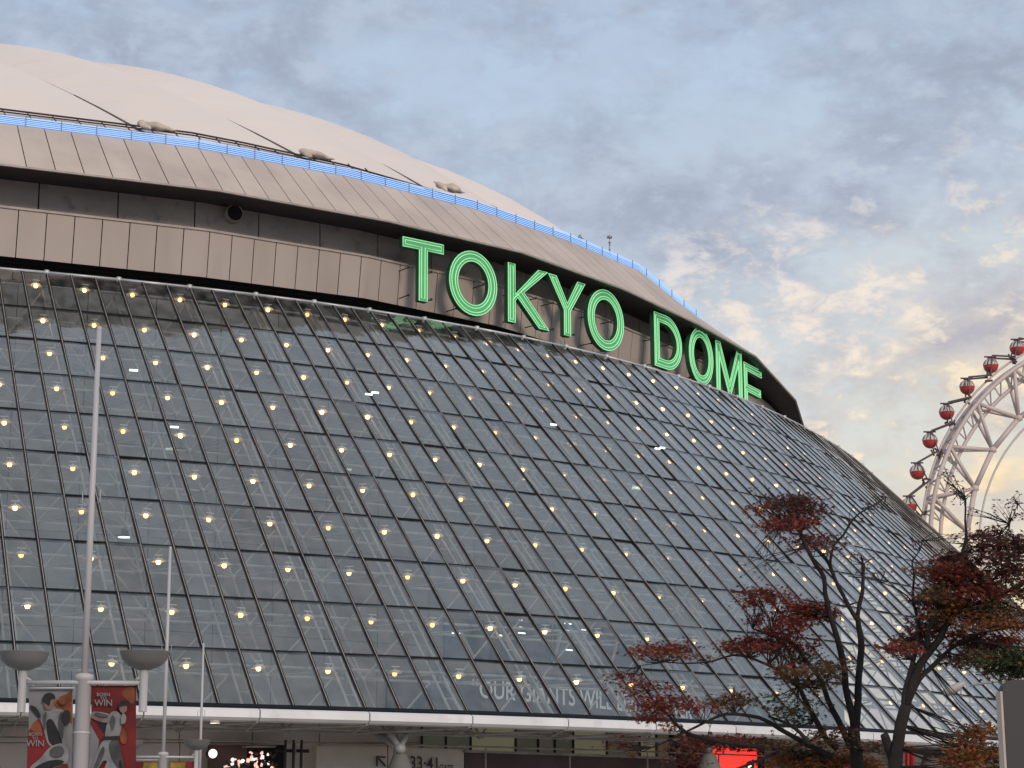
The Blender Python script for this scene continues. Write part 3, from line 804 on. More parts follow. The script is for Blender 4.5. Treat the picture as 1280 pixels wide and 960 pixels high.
def polyon(m, e, pts):
    vs = []
    for x, y in pts: s_, z_ = on(e, x, y); vs.append(P(s_, e, z_))
    m.add(vs, [tuple(range(len(vs)))])
polyon(m, e_, [(470, 945), (482, 945.5), (482, 947.5), (470, 947)]); polyon(m, e_, [(470, 947.2), (472.3, 947.2), (472.3, 958), (470, 958)]); polyon(m, e_ - .01, [(472, 948.5), (474, 947), (483, 957), (481, 958.6)])
m.obj('direction_arrow', 'ink', DOME)
# handrail along the walkway
for a, b in zip(np.arange(-11, 34, 3.0), np.arange(-8, 37, 3.0)):
    z_ = on(2.6, 500, 931)[1]
    m = MB(); m.tube([P(a, 2.6, z_), P(b, 2.6, z_)], .035, 5); m.obj('walkway_handrail', 'pipe', DOME)
    m = MB(); m.tube([P(a, 2.6, z_), P(a, 2.6, z_ - .8)], .03, 4); m.obj('handrail_post', 'pipe', DOME)
# red screen with a play mark in a black disc (no code)
RS = wp('red_screen', 'redscreen', 3.0, 893, 946, 933, 985, .15, 936); tag(RS)
m = MB(); polyon(m, 2.9, [(937.5 + 5.5 * math.cos(a_), 957.5 + 6.5 * math.sin(a_)) for a_ in np.linspace(0, 6.283, 19)[:-1]]); m.obj('screen_disc', 'ink', RS)
m = MB(); polyon(m, 2.88, [(935, 954), (940, 957.5), (935, 961)]); m.obj('screen_mark', 'sparkw', RS)
# lit shop front, left of the gate sign
SH = empty('shop_display', P(4.6, 3.2, -1.2307), 'brightly lit cluttered shop display under the gutter left of the gate sign', 'shop display')
wp('display_back', 'gap', 3.4, 310, 356, 931, 985, .2, parent=SH); wp('display_canopy', 'pipe', 2.9, 308, 345, 932, 934, .5, parent=SH); wp('display_back', 'maroon', 3.42, 262, 309, 931, 985, .2, parent=SH)
for k in range(70):
    x, y = random.uniform(282, 345), random.uniform(938, 962)
    if x < 312 and y < 950: continue
    s_, z_ = on(3.1, x, y); c = P(s_, 3.1 - random.uniform(0, .15), z_)
    m = MB(); a_ = random.uniform(0, 3.1); l_ = random.uniform(.06, .22); d_ = Vector((math.cos(a_) * l_, 0, math.sin(a_) * l_)); m.tube([c - d_ / 2, c + d_ * .1 + UP * .03, c + d_ / 2], [random.uniform(.02, .06), random.uniform(.03, .08), .02], 5)
    m.obj('display_piece', random.choice(['spark', 'spark', 'sparkw', 'maroon', 'ink', 'ink']), SH)
s_, z_ = on(2.7, 266, 942); m = MB(); orient_lathe(m, [(0, -.1), (.14, -.08), (.16, 0), (.12, .1)], P(s_, 2.7, z_), inward(s_), 14); rl = m.obj('round_spotlight', 'sparkw', SH)
m = MB(); orient_lathe(m, [(.165, -.02), (.2, .0), (.2, .2)], P(s_, 2.7, z_), inward(s_), 14); m.obj('spotlight_hood', 'ink', rl)
for x in (357, 367, 377):
    m = MB(); s_, z_ = on(2.6, x, 925); _, z2 = on(2.6, x, 975); m.tube([P(s_, 2.6, z_), P(s_, 2.6, z2)], .05, 5); m.obj('black_pole', 'ink', SH)
m = MB(); a_ = on(2.65, 345, 938); b_ = on(2.65, 386, 939); m.tube([P(a_[0], 2.65, a_[1]), P(b_[0], 2.65, b_[1])], .06, 5); m.obj('black_crossbar', 'ink', SH)

# ------------------------------------------------------------------ the green letter sign
LE = 16.9
SIGN = empty('green_letter_sign', P(32, LE, 20), 'large green neon letters reading TOKYO DOME across the curved band under the eave', 'sign')
SC = .19
def ell(cx, cy, rx, ry, n=36, a0=0, a1=360): return [(cx + rx * math.cos(R(a0 + (a1 - a0) * k / n)), cy + ry * math.sin(R(a0 + (a1 - a0) * k / n))) for k in range(n if a1 - a0 == 360 else n + 1)]
def glyph(ch, wd):
    """outline, holes in a box wd wide and 1 high; stroke about .17"""
    t = .17
    if ch == 'T': return [(0, 1), (0, 1 - t), (wd / 2 - t / 2, 1 - t), (wd / 2 - t / 2, 0), (wd / 2 + t / 2, 0), (wd / 2 + t / 2, 1 - t), (wd, 1 - t), (wd, 1)], []
    if ch == 'O': return ell(wd / 2, .5, wd / 2, .5), [ell(wd / 2, .5, wd / 2 - t, .5 - t)]
    if ch == 'K': return [(0, 0), (0, 1), (t, 1), (t, .50), (wd - .24, 1), (wd - .01, 1), (t + .20, .545), (wd + .01, 0), (wd - .23, 0), (t + .05, .43), (t, .37), (t, 0)], []
    if ch == 'Y': return [(0, 1), (.21, 1), (wd / 2, .58), (wd - .21, 1), (wd, 1), (wd / 2 + t / 2, .44), (wd / 2 + t / 2, 0), (wd / 2 - t / 2, 0), (wd / 2 - t / 2, .44)], []
    if ch == 'D':
        o = [(0, 0), (0, 1), (wd * .42, 1)] + [(wd * .42 + wd * .58 * math.sin(a), .5 + .5 * math.cos(a)) for a in np.linspace(.12, math.pi - .12, 22)] + [(wd * .42, 0)]
        i = [(t, t), (t, 1 - t), (wd * .40, 1 - t)] + [(wd * .40 + (wd * .60 - t) * math.sin(a), .5 + (.5 - t) * math.cos(a)) for a in np.linspace(.15, math.pi - .15, 20)] + [(wd * .40, t)]
        return o, [i]
    if ch == 'M': return [(0, 0), (0, 1), (.2, 1), (wd / 2, .34), (wd - .2, 1), (wd, 1), (wd, 0), (wd - .16, 0), (wd - .16, .70), (wd / 2 + .06, .10), (wd / 2 - .06, .10), (.16, .70), (.16, 0)], []
    if ch == 'E': return [(0, 0), (0, 1), (wd, 1), (wd, 1 - t * .95), (t, 1 - t * .95), (t, .58), (wd * .92, .58), (wd * .92, .42), (t, .42), (t, t), (wd, t), (wd, 0)], []
def inset(poly, d):
    n = len(poly); A2 = sum(poly[k][0] * poly[(k + 1) % n][1] - poly[(k + 1) % n][0] * poly[k][1] for k in range(n)); sg = 1 if A2 > 0 else -1; out = []
    for k in range(n):
        p0, p1, p2 = Vector(poly[k - 1]), Vector(poly[k]), Vector(poly[(k + 1) % n])
        a = (p1 - p0).normalized(); b = (p2 - p1).normalized()
        na, nb = Vector((-a.y, a.x)) * sg, Vector((-b.y, b.x)) * sg; h = (na + nb)
        if h.length < 1e-4: h = na
        h.normalize(); c = max(.45, h.dot(na)); out.append(p1 + h * d / c)
    return out
# letter, left x, right x, top y, bottom y (mid letter)
LET = [('T', 499, 551, 302, 378.5), ('O', 557, 617, 315, 396), ('K', 630, 681, 335, 409), ('Y', 680, 727, 349, 421), ('O', 729, 774, 363, 439),
       ('D', 812, 846, 396, 463), ('O', 855, 885, 411, 481), ('M', 889, 921, 433, 499), ('E', 924, 946, 458, 519)]
hs = []
for ch, xl, xr, yt, yb in LET:
    s0, _ = on(LE, xl, yt); s1, _ = on(LE, xr, yt); xm = (xl + xr) / 2
    _, zt = on(LE, xm, yt)
    if yb: _, zb = on(LE, xm, yb); hs.append(zt - zb)
    else: zb = zt - sum(hs[-3:]) / 3
    a, b = P(s0, LE, 0), P(s1, LE, 0); ex = (b - a); Lw = ex.length; ex.normalize(); Hh = (zt - zb) * W; outn = -inward((s0 + s1) / 2)
    outn = (outn - ex * outn.dot(ex)).normalized()
    wd = Lw / Hh; org = Vector((a.x, a.y, W * zb + EYE))
    T_ = lambda x, y, z: org + ex * (x * Hh) + UP * (y * Hh) + outn * z
    wu = .78 if ch not in 'M' else .8
    o_, h_ = glyph(ch, wd)
    m = MB(); m.prism(o_, h_, T_, .24); lt = fix_normals(m.obj('letter_' + ch.lower(), 'traydark', SIGN))
    m = MB(); m.prism(inset(o_, .018), [inset(q, -.018) for q in h_], lambda x, y, z: T_(x, y, .243 + z), .012); fix_normals(m.obj('letter_face', 'tray', lt))
    for d_ in (.010, .052):
        for lp, sg in [(o_, 1)] + [(q, -1) for q in h_]:
            pl_ = inset(lp, d_ * sg); pts = [T_(x, y, .285) for x, y in pl_]; m = MB(); m.tube(pts + [pts[0]], .024, 5, False); m.obj('neon_tube', 'neon', lt)
    for fx in (.25, .8):
        for fy in (.1, .55):
            m = MB(); b0 = T_(wd * fx, fy, 0); m.tube([b0, b0 - outn * .9], .03, 5); m.box(b0 - outn * .1, .1, .1, .1); m.obj('letter_bracket', 'ink', lt)

# ------------------------------------------------------------------ lamp posts that carry flagpoles
def lamp_post(px_, arm_y, top_y, Y, label, low_w=.18, half=.72, bowls=True, shift=0.0, bowlr=.30):
    top = at(px_ + shift, top_y, Y); arm = at(px_, arm_y, Y); base = Vector((arm.x, arm.y, 0))
    root = empty('lamp_post', base, label, 'lamp post', 'lamp posts with tall flagpoles')
    zz = arm.z; L = lambda *v: Vector(v)
    m = MB(); m.lathe([(low_w / 2, 0), (low_w / 2, zz + .02), (low_w / 2 + .018, zz + .03), (low_w / 2 + .018, zz + .09), (low_w * .3, zz + .11), (.0, zz + .11)], n=20)
    for q in (.62, 1.5): m.lathe([(low_w / 2 + .006, zz - q), (low_w / 2 + .012, zz - q + .01), (low_w / 2 + .006, zz - q + .03)], n=20)
    m.obj('post', 'polem', root, loc=(0, 0, 0))
    m = MB(); m.tube([(0, 0, zz + .1), (0, 0, (zz + top.z) / 2), (0, 0, top.z)], [.042, .038, .030], 14); m.lathe([(.030, top.z), (.034, top.z + .01), (.028, top.z + .05), (0, top.z + .055)], n=12)
    fp = m.obj('flagpole', 'polem', root, loc=(0, 0, 0))
    zc = zz + (top.z - zz) * .5; m = MB(); m.tube([(.07, -.02, zc), (.11, -.04, zc), (.11, -.04, zc + .16), (.06, -.02, zc + .16)], .008, 5); m.tube([(-.06, -.02, zc - .02), (-.11, -.03, zc), (-.11, -.03, zc + .14), (-.05, -.02, zc + .15)], .008, 5); m.obj('flag_cleat', 'galv', fp, loc=(0, 0, 0))
    m = MB(); m.tube([(-half + .05, -.05, zz), (half - .05, -.05, zz - .012)], .026, 10); m.tube([(-half + .1, -.05, zz - .07), (-.1, -.05, zz - .07)], .012, 6)
    m.obj('crossarm', 'polem', root, loc=(0, 0, 0))
    for sg in (-1, 1):
        x = sg * half; m = MB(); bz = zz + .14
        m.lathe([(.055, bz), (.10, bz + .012), (.2, bz + .055), (.275, bz + .13), (bowlr, bz + .215), (bowlr + .006, bz + .225), (bowlr - .01, bz + .225), (.24, bz + .15), (.0, bz + .08)], (x, -.05, 0), 28)
        o = m.obj('lamp_bowl', 'bowl', root, loc=(0, 0, 0))
        m = MB(); m.lathe([(.05, bz - .50), (.052, bz - .02), (.06, bz), (0, bz)], (x, -.05, 0), 16); m.lathe([(0, bz - .50), (.05, bz - .50)], (x, -.05, 0), 16); m.obj('bowl_stem', 'polem', o, loc=(0, 0, 0))
        m = MB(); m.tube([(x, -.05, zz + .08), (x - sg * .1, -.05, zz + .02)], .02, 6); m.obj('stem_bracket', 'polem', o, loc=(0, 0, 0))
    return root
LP1 = lamp_post(105, 853, 413, 25.0, 'tallest and nearest lamp post with flagpole, two bowl lamps and red baseball banners', low_w=.185, half=.735, shift=21)
LP2 = lamp_post(204, 946, 686, 46.5, 'middle lamp post whose flagpole rises beside the nearest banner pair', low_w=.2, half=.75, shift=16)
LP3 = lamp_post(249, 985, 806, 62.5, 'farthest and smallest lamp post, only its flagpole showing before the white gutter', low_w=.2, half=.75, shift=9)

# banners: flat prints, figures and words as thin printed sheets
M['b_red'] = mat('print_red', (.15, .010, .009), .8, 0, .35, 2.2); M['b_orange'] = mat('print_orange', (.18, .055, .015), .8, 0, .5, 4); M['b_white'] = mat('print_white', (.20, .197, .20), .8, 0, .12, 3)
M['b_dark'] = mat('print_dark', (.012, .012, .013), .8, 0, .3, 8); M['b_grey'] = mat('print_grey', (.06, .062, .06), .8, 0, .3, 6); M['b_lite'] = mat('print_light', (.19, .195, .185), .8, 0, .25, 6); M['b_skin'] = mat('print_skin', (.17, .11, .09), .8, 0, .2, 6)
M['b_yellow'] = mat('print_yellow', (.28, .20, .03), .8, 0, .4, 4)
def banner(label, Y, x0, x1, y0, y1, bg, layers, words):
    root = empty('banner', at((x0 + x1) / 2, y1, Y), label, 'banner', 'printed banners on the lamp posts')
    def q(px_, py_, k): p = at(px_, py_, Y); return Vector((p.x, p.y - .004 * k, p.z))
    def wave(v): return v + Vector((0, .012 * math.sin(v.x * 9 + v.z * 4), 0))
    nx, nz = 8, 16; vs = []; fs = []
    for j in range(nz + 1):
        for i in range(nx + 1): vs.append(q(x0 + (x1 - x0) * i / nx, y0 + (y1 - y0) * j / nz, 0))
    for j in range(nz):
        for i in range(nx): a_ = j * (nx + 1) + i; fs.append((a_, a_ + 1, a_ + nx + 2, a_ + nx + 1))
    m = MB(); m.add(vs, fs); m.add([v + Vector((0, .006, 0)) for v in vs], [f[::-1] for f in fs]); m.obj('banner_cloth', bg, root)
    for k, (mt, pts) in enumerate(layers):
        from mathutils.geometry import tessellate_polygon
        V = [q(px_, py_, k + 1) for px_, py_ in pts]; tri = tessellate_polygon([[Vector((a_, -b_, 0)) for a_, b_ in pts]])
        m = MB(); m.add(V, [tuple(t_) for t_ in tri]); m.obj('print', mt, root)
    for body, px_, py_, h in words:
        vs, fs = text_mesh(body); w_ = max(v[0] for v in vs); sc = h / .73
        m = MB(); m.add([q(px_ + (v[0] - w_ / 2) * sc, py_ - v[1] * sc, 12) for v in vs], fs); m.obj('print_words', 'b_white', root)
    return root
def sm(pts, it=2):
    for _ in range(it):
        n = len(pts); out = []
        for k in range(n):
            a_, b_ = pts[k], pts[(k + 1) % n]; out += [(a_[0] * .75 + b_[0] * .25, a_[1] * .75 + b_[1] * .25), (a_[0] * .25 + b_[0] * .75, a_[1] * .25 + b_[1] * .75)]
        pts = out
    return pts
banner('red and white banner showing a pitcher winding up, left side of the nearest post', 25.0, 36, 91, 858, 985, 'b_white', [
    ('b_orange', [(90, 863), (90, 905), (70, 885), (66, 878)]),
    ('b_red', [(48, 898), (56, 905), (62, 935), (70, 985), (33, 985), (35, 915)]), ('b_orange', sm([(44, 900), (50, 903), (54, 918), (44, 915), (37, 912)])),
    ('b_red', [(60, 962), (85, 955), (88, 985), (50, 985)]),
    ('b_lite', sm([(55, 888), (64, 886), (78, 886), (86, 893), (84, 905), (82, 922), (84, 932), (70, 936), (60, 932), (55, 912), (50, 898)])),
    ('b_dark', sm([(58, 900), (66, 898), (74, 915), (80, 930), (72, 934), (62, 930), (59, 915)])),
    ('b_dark', sm([(38, 881), (46, 884), (52, 894), (50, 899), (45, 893), (38, 885)])),
    ('b_lite', sm([(62, 933), (84, 927), (88, 955), (70, 955), (50, 966), (38, 975), (36, 960), (52, 948)])),
    ('b_dark', sm([(38, 964), (56, 952), (74, 949), (84, 953), (66, 958), (50, 966), (38, 973)])),
    ('b_skin', sm([(55, 873), (60, 871), (68, 872), (69, 880), (66, 887), (59, 888), (56, 884)])),
    ('b_dark', sm([(53, 878), (55, 869), (62, 865.5), (69, 868), (71, 875), (64, 874), (63, 884), (59, 880)])),
    ('b_grey', sm([(76, 890), (80, 890), (81, 920), (77, 928), (74, 905)])), ('b_grey', sm([(56, 891), (60, 889), (58, 915), (55, 908)])), ('b_grey', sm([(62, 936), (80, 931), (82, 945), (66, 948)])), ('b_orange', sm([(72, 874), (82, 868), (88, 872), (80, 884)])),
    ('b_dark', sm([(80, 889), (88, 887), (90, 897), (88, 906), (81, 906), (78, 898)]))],
    [('BORN', 45, 920, 4.5), ('TO', 45, 925, 4), ('WIN', 45, 933, 8)])
banner('red banner showing a baseball player reaching across his chest, right side of the nearest post', 25.0, 114, 170, 857, 985, 'b_red', [
    ('b_orange', sm([(160, 858), (169, 858), (168, 882), (160, 876), (150, 866)])), ('b_dark', sm([(118, 895), (128, 892), (140, 905), (134, 922), (124, 908)])),
    ('b_white', [(113, 905), (124, 925), (118, 985), (112, 985)]), ('b_orange', sm([(150, 905), (158, 914), (160, 930), (150, 930)])),
    ('b_lite', sm([(137, 891), (146, 888), (154, 896), (152, 912), (148, 924), (130, 924), (134, 905)])),
    ('b_lite', sm([(114, 889), (126, 890), (140, 893), (142, 902), (130, 904), (115, 899)])), ('b_skin', sm([(113, 894), (122, 893), (132, 898), (128, 903), (116, 899)])),
    ('b_lite', sm([(129, 922), (148, 922), (152, 945), (160, 985), (146, 985), (134, 945), (122, 962), (114, 985), (106, 985), (118, 950)])),
    ('b_grey', sm([(136, 926), (149, 924), (154, 950), (158, 970), (148, 962), (138, 945)])),
    ('b_white', [(122, 985), (136, 948), (146, 985)]), ('b_dark', [(129, 921), (149, 920), (149, 925), (129, 925)]),
    ('b_grey', sm([(141, 892), (146, 900), (142, 916), (139, 905)])), ('b_grey', sm([(118, 890), (134, 893), (138, 897), (122, 896)])), ('b_grey', sm([(120, 955), (130, 930), (133, 940), (122, 962), (112, 984)])), ('b_dark', sm([(151, 945), (156, 965), (160, 984), (155, 984), (150, 962)])),
    ('b_skin', sm([(151, 879), (159, 879), (161, 888), (155, 893), (150, 888)])), ('b_dark', sm([(148, 886), (150, 878), (156, 875), (163, 877), (164, 884), (158, 882), (152, 884)])),
    ('b_lite', sm([(154, 890), (160, 896), (158, 905), (152, 906)]))],
    [('BORN', 130, 870.5, 4.5), ('TO', 130, 875, 4), ('WIN', 130, 882.5, 8)])
banner('low red and yellow banner, left side of the middle lamp post', 46.5, 169, 203, 952, 1000, 'b_red', [('b_yellow', [(180, 953), (200, 953), (190, 999), (172, 999)])], [])
banner('low yellow and red banner, right side of the middle lamp post', 46.5, 212, 244, 952, 1000, 'b_red', [('b_yellow', [(213, 953), (232, 953), (226, 999), (213, 999)])], [])

# ------------------------------------------------------------------ giant wheel
WH_Y = 300.0
def wheel():
    # least-squares circle through the gondola hangers
    pts = [(1138, 582), (1155, 544), (1178, 509), (1206, 477), (1238, 449), (1272, 425)]
    A_ = np.array([[x, y, 1] for x, y in pts]); b_ = np.array([-(x * x + y * y) for x, y in pts]); q = np.linalg.lstsq(A_, b_, rcond=None)[0]
    cx_, cy_ = -q[0] / 2, -q[1] / 2; rr = math.sqrt(cx_ ** 2 + cy_ ** 2 - q[2])
    c = at(cx_, cy_, WH_Y); mpp = (at(cx_ + 10, cy_, WH_Y) - c).length / 10
    root = empty('giant_wheel', Vector((c.x, c.y, 0)), 'tall white hubless observation wheel with red gondolas rising behind the stadium', 'ferris wheel')
    yaw = R(9); ux = Vector((math.cos(yaw), math.sin(yaw), 0)); uy = Vector((-math.sin(yaw), math.cos(yaw), 0))
    fx = 1 / math.cos(yaw)
    def pt(px_r, a, dep=0): return c + ux * (px_r * mpp * math.cos(a)) + UP * (px_r * mpp * math.sin(a)) + uy * dep
    n = 45; a0 = math.atan2(-(509 - cy_), 1178 - cx_); da = 2 * math.pi / n
    Rg = rr; Ro, Ri, Rn = rr - 30, rr - 48, rr - 82
    # the wheel's own segments around the ring
    def ringtube(rad, dep, r_, name, n_=90):
        for k in range(15):
            m = MB(); m.tube([pt(rad, 2 * math.pi * (k / 15 + q / 90.), dep) for q in range(7)], r_, 8, False); m.obj(name, 'wheel', root)
    for dep in (-1.6, 1.6): ringtube(Ro, dep, .34, 'rim_tube')
    ringtube(Ri, 0, .30, 'rim_tube'); 
    ringtube(Ro + 10, -1.2, .16, 'track_tube'); ringtube(Rn - 13, -1.0, .16, 'inner_guide_tube')
    # polygon of the inner frame with V struts
    kk = 26; off = R(145.4)
    for k in range(kk):
        a = off + 2 * math.pi * k / kk; b = off + 2 * math.pi * (k + 1) / kk
        m = MB(); m.tube([pt(Rn, a, 0), pt(Rn, b, 0)], .40, 8); m.obj('inner_frame_bar', 'wheel', root)
        m = MB(); m.lathe([(0, -.6), (.6, -.3), (.6, .3), (0, .6)], pt(Rn, a, 0), 8); m.obj('frame_node', 'wheel', root)
        for q, dep in ((-.5, -1.5), (.5, 1.5), (-.5, 1.5), (.5, -1.5)):
            m = MB(); m.tube([pt(Rn, a, 0), pt(Ro, a + q * 2 * math.pi / kk, dep)], .25 if dep > 0 else .30, 6); m.obj('strut', 'wheel', root)
    for k in range(90):
        a = off + 2 * math.pi * k / 90; m = MB()
        for dep in (-1.6, 1.6):
            m.tube([pt(Ro, a, dep), pt(Ri, a + math.pi / 90, 0)], .13, 5, False)
        m.tube([pt(Ro, a, -1.6), pt(Ro, a, 1.6)], .18, 5, False); m.obj('rim_brace', 'wheel', root)
    # gondolas
    rg = 9.4 * mpp
    red = MB(); red.lathe([(0, -rg)] + [(rg * math.cos(R(t)), rg * math.sin(R(t))) for t in (-75, -60, -45, -30, -15, -4)] + [(rg * 1.02, -.02), (rg * 1.02, .05), (0, .05)], n=20); red_me = red.mesh('gondola_shell', 'gred')
    fr = MB()
    for k in range(10):
        a = 2 * math.pi * k / 10; fr.tube([Vector((rg * math.cos(R(t)) * math.cos(a), rg * math.cos(R(t)) * math.sin(a), rg * math.sin(R(t)))) for t in (2, 20, 40, 60, 80)], .085, 4, False)
    fr.lathe([(rg * .5, rg * .87), (rg * .3, rg * .97), (0, rg)], n=12); fr_me = fr.mesh('gondola_frame', 'wheel')
    gl = MB(); gl.lathe([(rg * .97 * math.cos(R(t)), rg * .97 * math.sin(R(t))) for t in (2, 20, 40, 60, 85)], n=16); gl_me = gl.mesh('gondola_glazing', 'gglass')
    hub = MB(); hub.lathe([(0, rg * .95), (.45, rg * .98), (.5, rg * 1.12), (.3, rg * 1.3), (0, rg * 1.33)], n=10); hub.tube([(-.9, 0, rg * 1.25), (.9, 0, rg * 1.25)], .12, 6); hub_me = hub.mesh('gondola_hanger', 'wheeld')
    for k in range(n):
        a = a0 + da * k; hang = pt(Rg, a, -1.0); cc = hang - UP * rg * 1.25
        o = link('gondola', red_me, root, cc - Vector(root.location)); link('gondola_frame', fr_me, o, (0, 0, 0)); link('gondola_glazing', gl_me, o, (0, 0, 0)); link('gondola_hanger', hub_me, o, (0, 0, 0))
        m = MB()
        p2 = pt(Ro + 12, a - da * .55, -1.4); p3 = pt(Ro + 12, a + da * .5, -1.4)
        for dep in (-.8, .8):
            m.tube([hang + uy * dep, p2 + uy * dep], .15, 5); m.tube([hang + uy * dep, p3 + uy * dep], .11, 5)
        for q in range(5): m.tube([p3 + Vector((random.uniform(-.8, .8), random.uniform(-.6, .6), random.uniform(-.8, .8))), p3 + Vector((random.uniform(-.8, .8), random.uniform(-.6, .6), random.uniform(-.8, .8)))], .16, 4)
        m.obj('hanger_arm', 'wheeld', root)
    m = MB()
    for sg in (-1, 1):
        m.tube([pt(Ro, -math.pi / 2 + sg * .25, 0), Vector((pt(Ro, -math.pi / 2 + sg * .4, 0).x, pt(Ro, -math.pi / 2, 0).y, 0))], 1.1, 8)
    m.obj('support_leg', 'wheel', root)
    return root
wheel()

# ------------------------------------------------------------------ maple trees
def tree(label, Y, limbs, pads, twigs, seed):
    rnd = random.Random(seed)
    base = at(limbs[0][0][0], limbs[0][0][1], Y); root = empty('maple_tree', (base.x, base.y, 0), label, 'tree')
    m = MB(); samples = []
    for li, limb in enumerate(limbs):
        dep = rnd.uniform(-.8, .8) if li else 0; pts = []; rad = []; n = len(limb)
        for k, (x, y, w_) in enumerate(limb):
            f = k / max(1, n - 1); yy = Y + dep * f * 1.5 * (0 if li == 0 else 1)
            p = at(x, y, yy); pts.append(p); rad.append(max(.008, w_ / F_PX * yy / 2))
        if li == 0:
            p0 = pts[0].copy(); p0.z = 0; pts = [p0 + Vector((0, 0, -.1)), p0 + UP * .3] + pts; rad = [rad[0] * 1.6, rad[0] * 1.25] + rad
        # smooth and roughen
        fine, fr = [], []
        for k in range(len(pts) - 1):
            seg = max(2, int((pts[k + 1] - pts[k]).length / .22))
            p_1 = pts[max(k - 1, 0)]; p2 = pts[k]; p3 = pts[k + 1]; p4 = pts[min(k + 2, len(pts) - 1)]
            for q in range(seg):
                t = q / seg; v = .5 * ((2 * p2) + (p3 - p_1) * t + (2 * p_1 - 5 * p2 + 4 * p3 - p4) * t * t + (3 * p2 - p_1 - 3 * p3 + p4) * t ** 3)
                v = v + Vector([noise.noise(v * 1.7 + Vector((11 * d, li, 0))) * .03 for d in range(3)]); fine.append(v)
                r_ = rad[k] * (1 - t) + rad[k + 1] * t; fr.append(r_ * (1 + .16 * noise.noise(v * 5.0)))
        fine.append(pts[-1]); fr.append(rad[-1])
        m.tube(fine, fr, 9 if fr[0] > .05 else 6); samples += [(fine[k], fr[k]) for k in range(0, len(fine), 2)]
        # side twigs off the thin parts
        for k in range(3, len(fine) - 1, 2):
            if fr[k] < .05 and rnd.random() < .55:
                d = Vector((rnd.gauss(0, 1), rnd.gauss(0, .7), rnd.gauss(.35, .8))).normalized(); l_ = rnd.uniform(.15, .55)
                e1 = fine[k] + d * l_ * .5 + UP * .02; e2 = e1 + (d + Vector((rnd.gauss(0, .4), rnd.gauss(0, .3), rnd.gauss(.1, .4)))).normalized() * l_ * .6
                m.tube([fine[k], e1, e2], [fr[k] * .45 + .003, .006, .004], 4); 
    # leaves in flat layered pads, each a loose cloud of small clusters
    LV, LF, LC = [], [], []
    def leaf(c, col, sz):
        a = rnd.uniform(0, 6.28); tlt = Vector((rnd.gauss(0, .55), rnd.gauss(0, .55), 1)).normalized()
        u = tlt.cross(Vector((math.cos(a), math.sin(a), .1))).normalized(); w_ = tlt.cross(u)
        o = len(LV); s_ = sz * rnd.uniform(.55, 1.35)
        for r_, an in ((.15, 180), (.75, 112), (.35, 75), (1.0, 60 - 8), (.42, 25), (1.15, 0), (.42, -25), (1.0, -52), (.35, -75), (.75, -112)):
            an = R(an); p = c + (u * math.cos(an) + w_ * math.sin(an)) * (r_ * s_) - tlt * (.25 * s_ * r_ * r_); LV.append(p)
        LF.append(tuple(range(o, o + 10))); LC.append(col)
    for (x, y, rx, ry, dens, pal) in pads:
        c0 = at(x, y, Y); mpp = Y / F_PX; dep = rnd.uniform(-1.1, 1.1)
        rxm, rym = rx * mpp, ry * mpp
        near = min(samples, key=lambda q: (q[0] - c0).length)
        ncl = max(4, int(rx * ry * .135 * (.3 + .7 * dens)))
        for k in range(ncl):
            a = rnd.uniform(0, 6.28); q = rnd.random() ** .5
            cc = c0 + Vector((1.12 * rxm * q * math.cos(a), dep + rnd.uniform(-1, 1) * rxm * .7, rym * q * math.sin(a)))
            if k % 4 == 0 or k < 3:
                b0 = near[0]; mid = b0.lerp(cc, .5) + Vector((0, 0, -.05)) + Vector((rnd.gauss(0, .05), 0, rnd.gauss(0, .05)))
                if (b0 - cc).length < 2.4: m.tube([b0, mid, cc], [.013, .009, .005], 4)
            shade = rnd.uniform(.65, 1.25)
            for l in range(int((7 + 9 * dens) * rnd.uniform(.6, 1.3))):
                p = cc + Vector((rnd.gauss(0, .14), rnd.gauss(0, .16), rnd.gauss(0, .05)))
                base_c = PAL[pal][rnd.randrange(len(PAL[pal]))]; col = tuple(c_ * shade * rnd.uniform(.75, 1.25) for c_ in base_c)
                leaf(p, col, .066)
        
    for (x, y, r_, n_) in twigs:      # bare twig ends with a few leaves left
        c0 = at(x, y, Y); mpp = Y / F_PX; near = min(samples, key=lambda q: (q[0] - c0).length)[0]
        for k in range(n_):
            d = Vector((rnd.gauss(0, 1), rnd.gauss(0, .6), rnd.gauss(0, .8))) * r_ * mpp * .6; e1 = c0 + d
            if k < 12: m.tube([near, near.lerp(e1, .5) + Vector((rnd.gauss(0, .06), 0, rnd.gauss(0, .06))), e1], [.010, .007, .003], 4)
            for q in range(3): leaf(e1 + Vector((rnd.gauss(0, .06), rnd.gauss(0, .06), rnd.gauss(0, .04))), PAL['dark'][rnd.randrange(3)], .05)
    tk = m.obj('trunk', 'bark', root)
    me = bpy.data.meshes.new('crown'); me.from_pydata([tuple(v) for v in LV], [], LF); me.materials.append(M['leaf'])
    vc = me.color_attributes.new('leaf', 'FLOAT_COLOR', 'CORNER')
    arr = np.ones((len(LF) * 10, 4), dtype=np.float32); arr[:, :3] = np.repeat(np.array(LC, dtype=np.float32), 10, axis=0)
    vc.data.foreach_set('color', arr.ravel()); me.update()
    o = link('crown', me, root); o['kind'] = 'stuff'
    return root
PAL = {'red': [(.20, .040, .030), (.24, .050, .034), (.15, .034, .028), (.26, .08, .04)], 'dark': [(.13, .045, .035), (.09, .034, .028), (.16, .055, .04)],
       'orange': [(.34, .095, .035), (.28, .08, .03), (.25, .10, .04), (.18, .09, .04)], 'brown': [(.21, .07, .04), (.16, .065, .035), (.18, .09, .04), (.10, .07, .035)],
       'olive': [(.10, .08, .035), (.07, .075, .035), (.15, .085, .035)], 'green': [(.04, .052, .025), (.055, .065, .03), (.09, .07, .03)]}
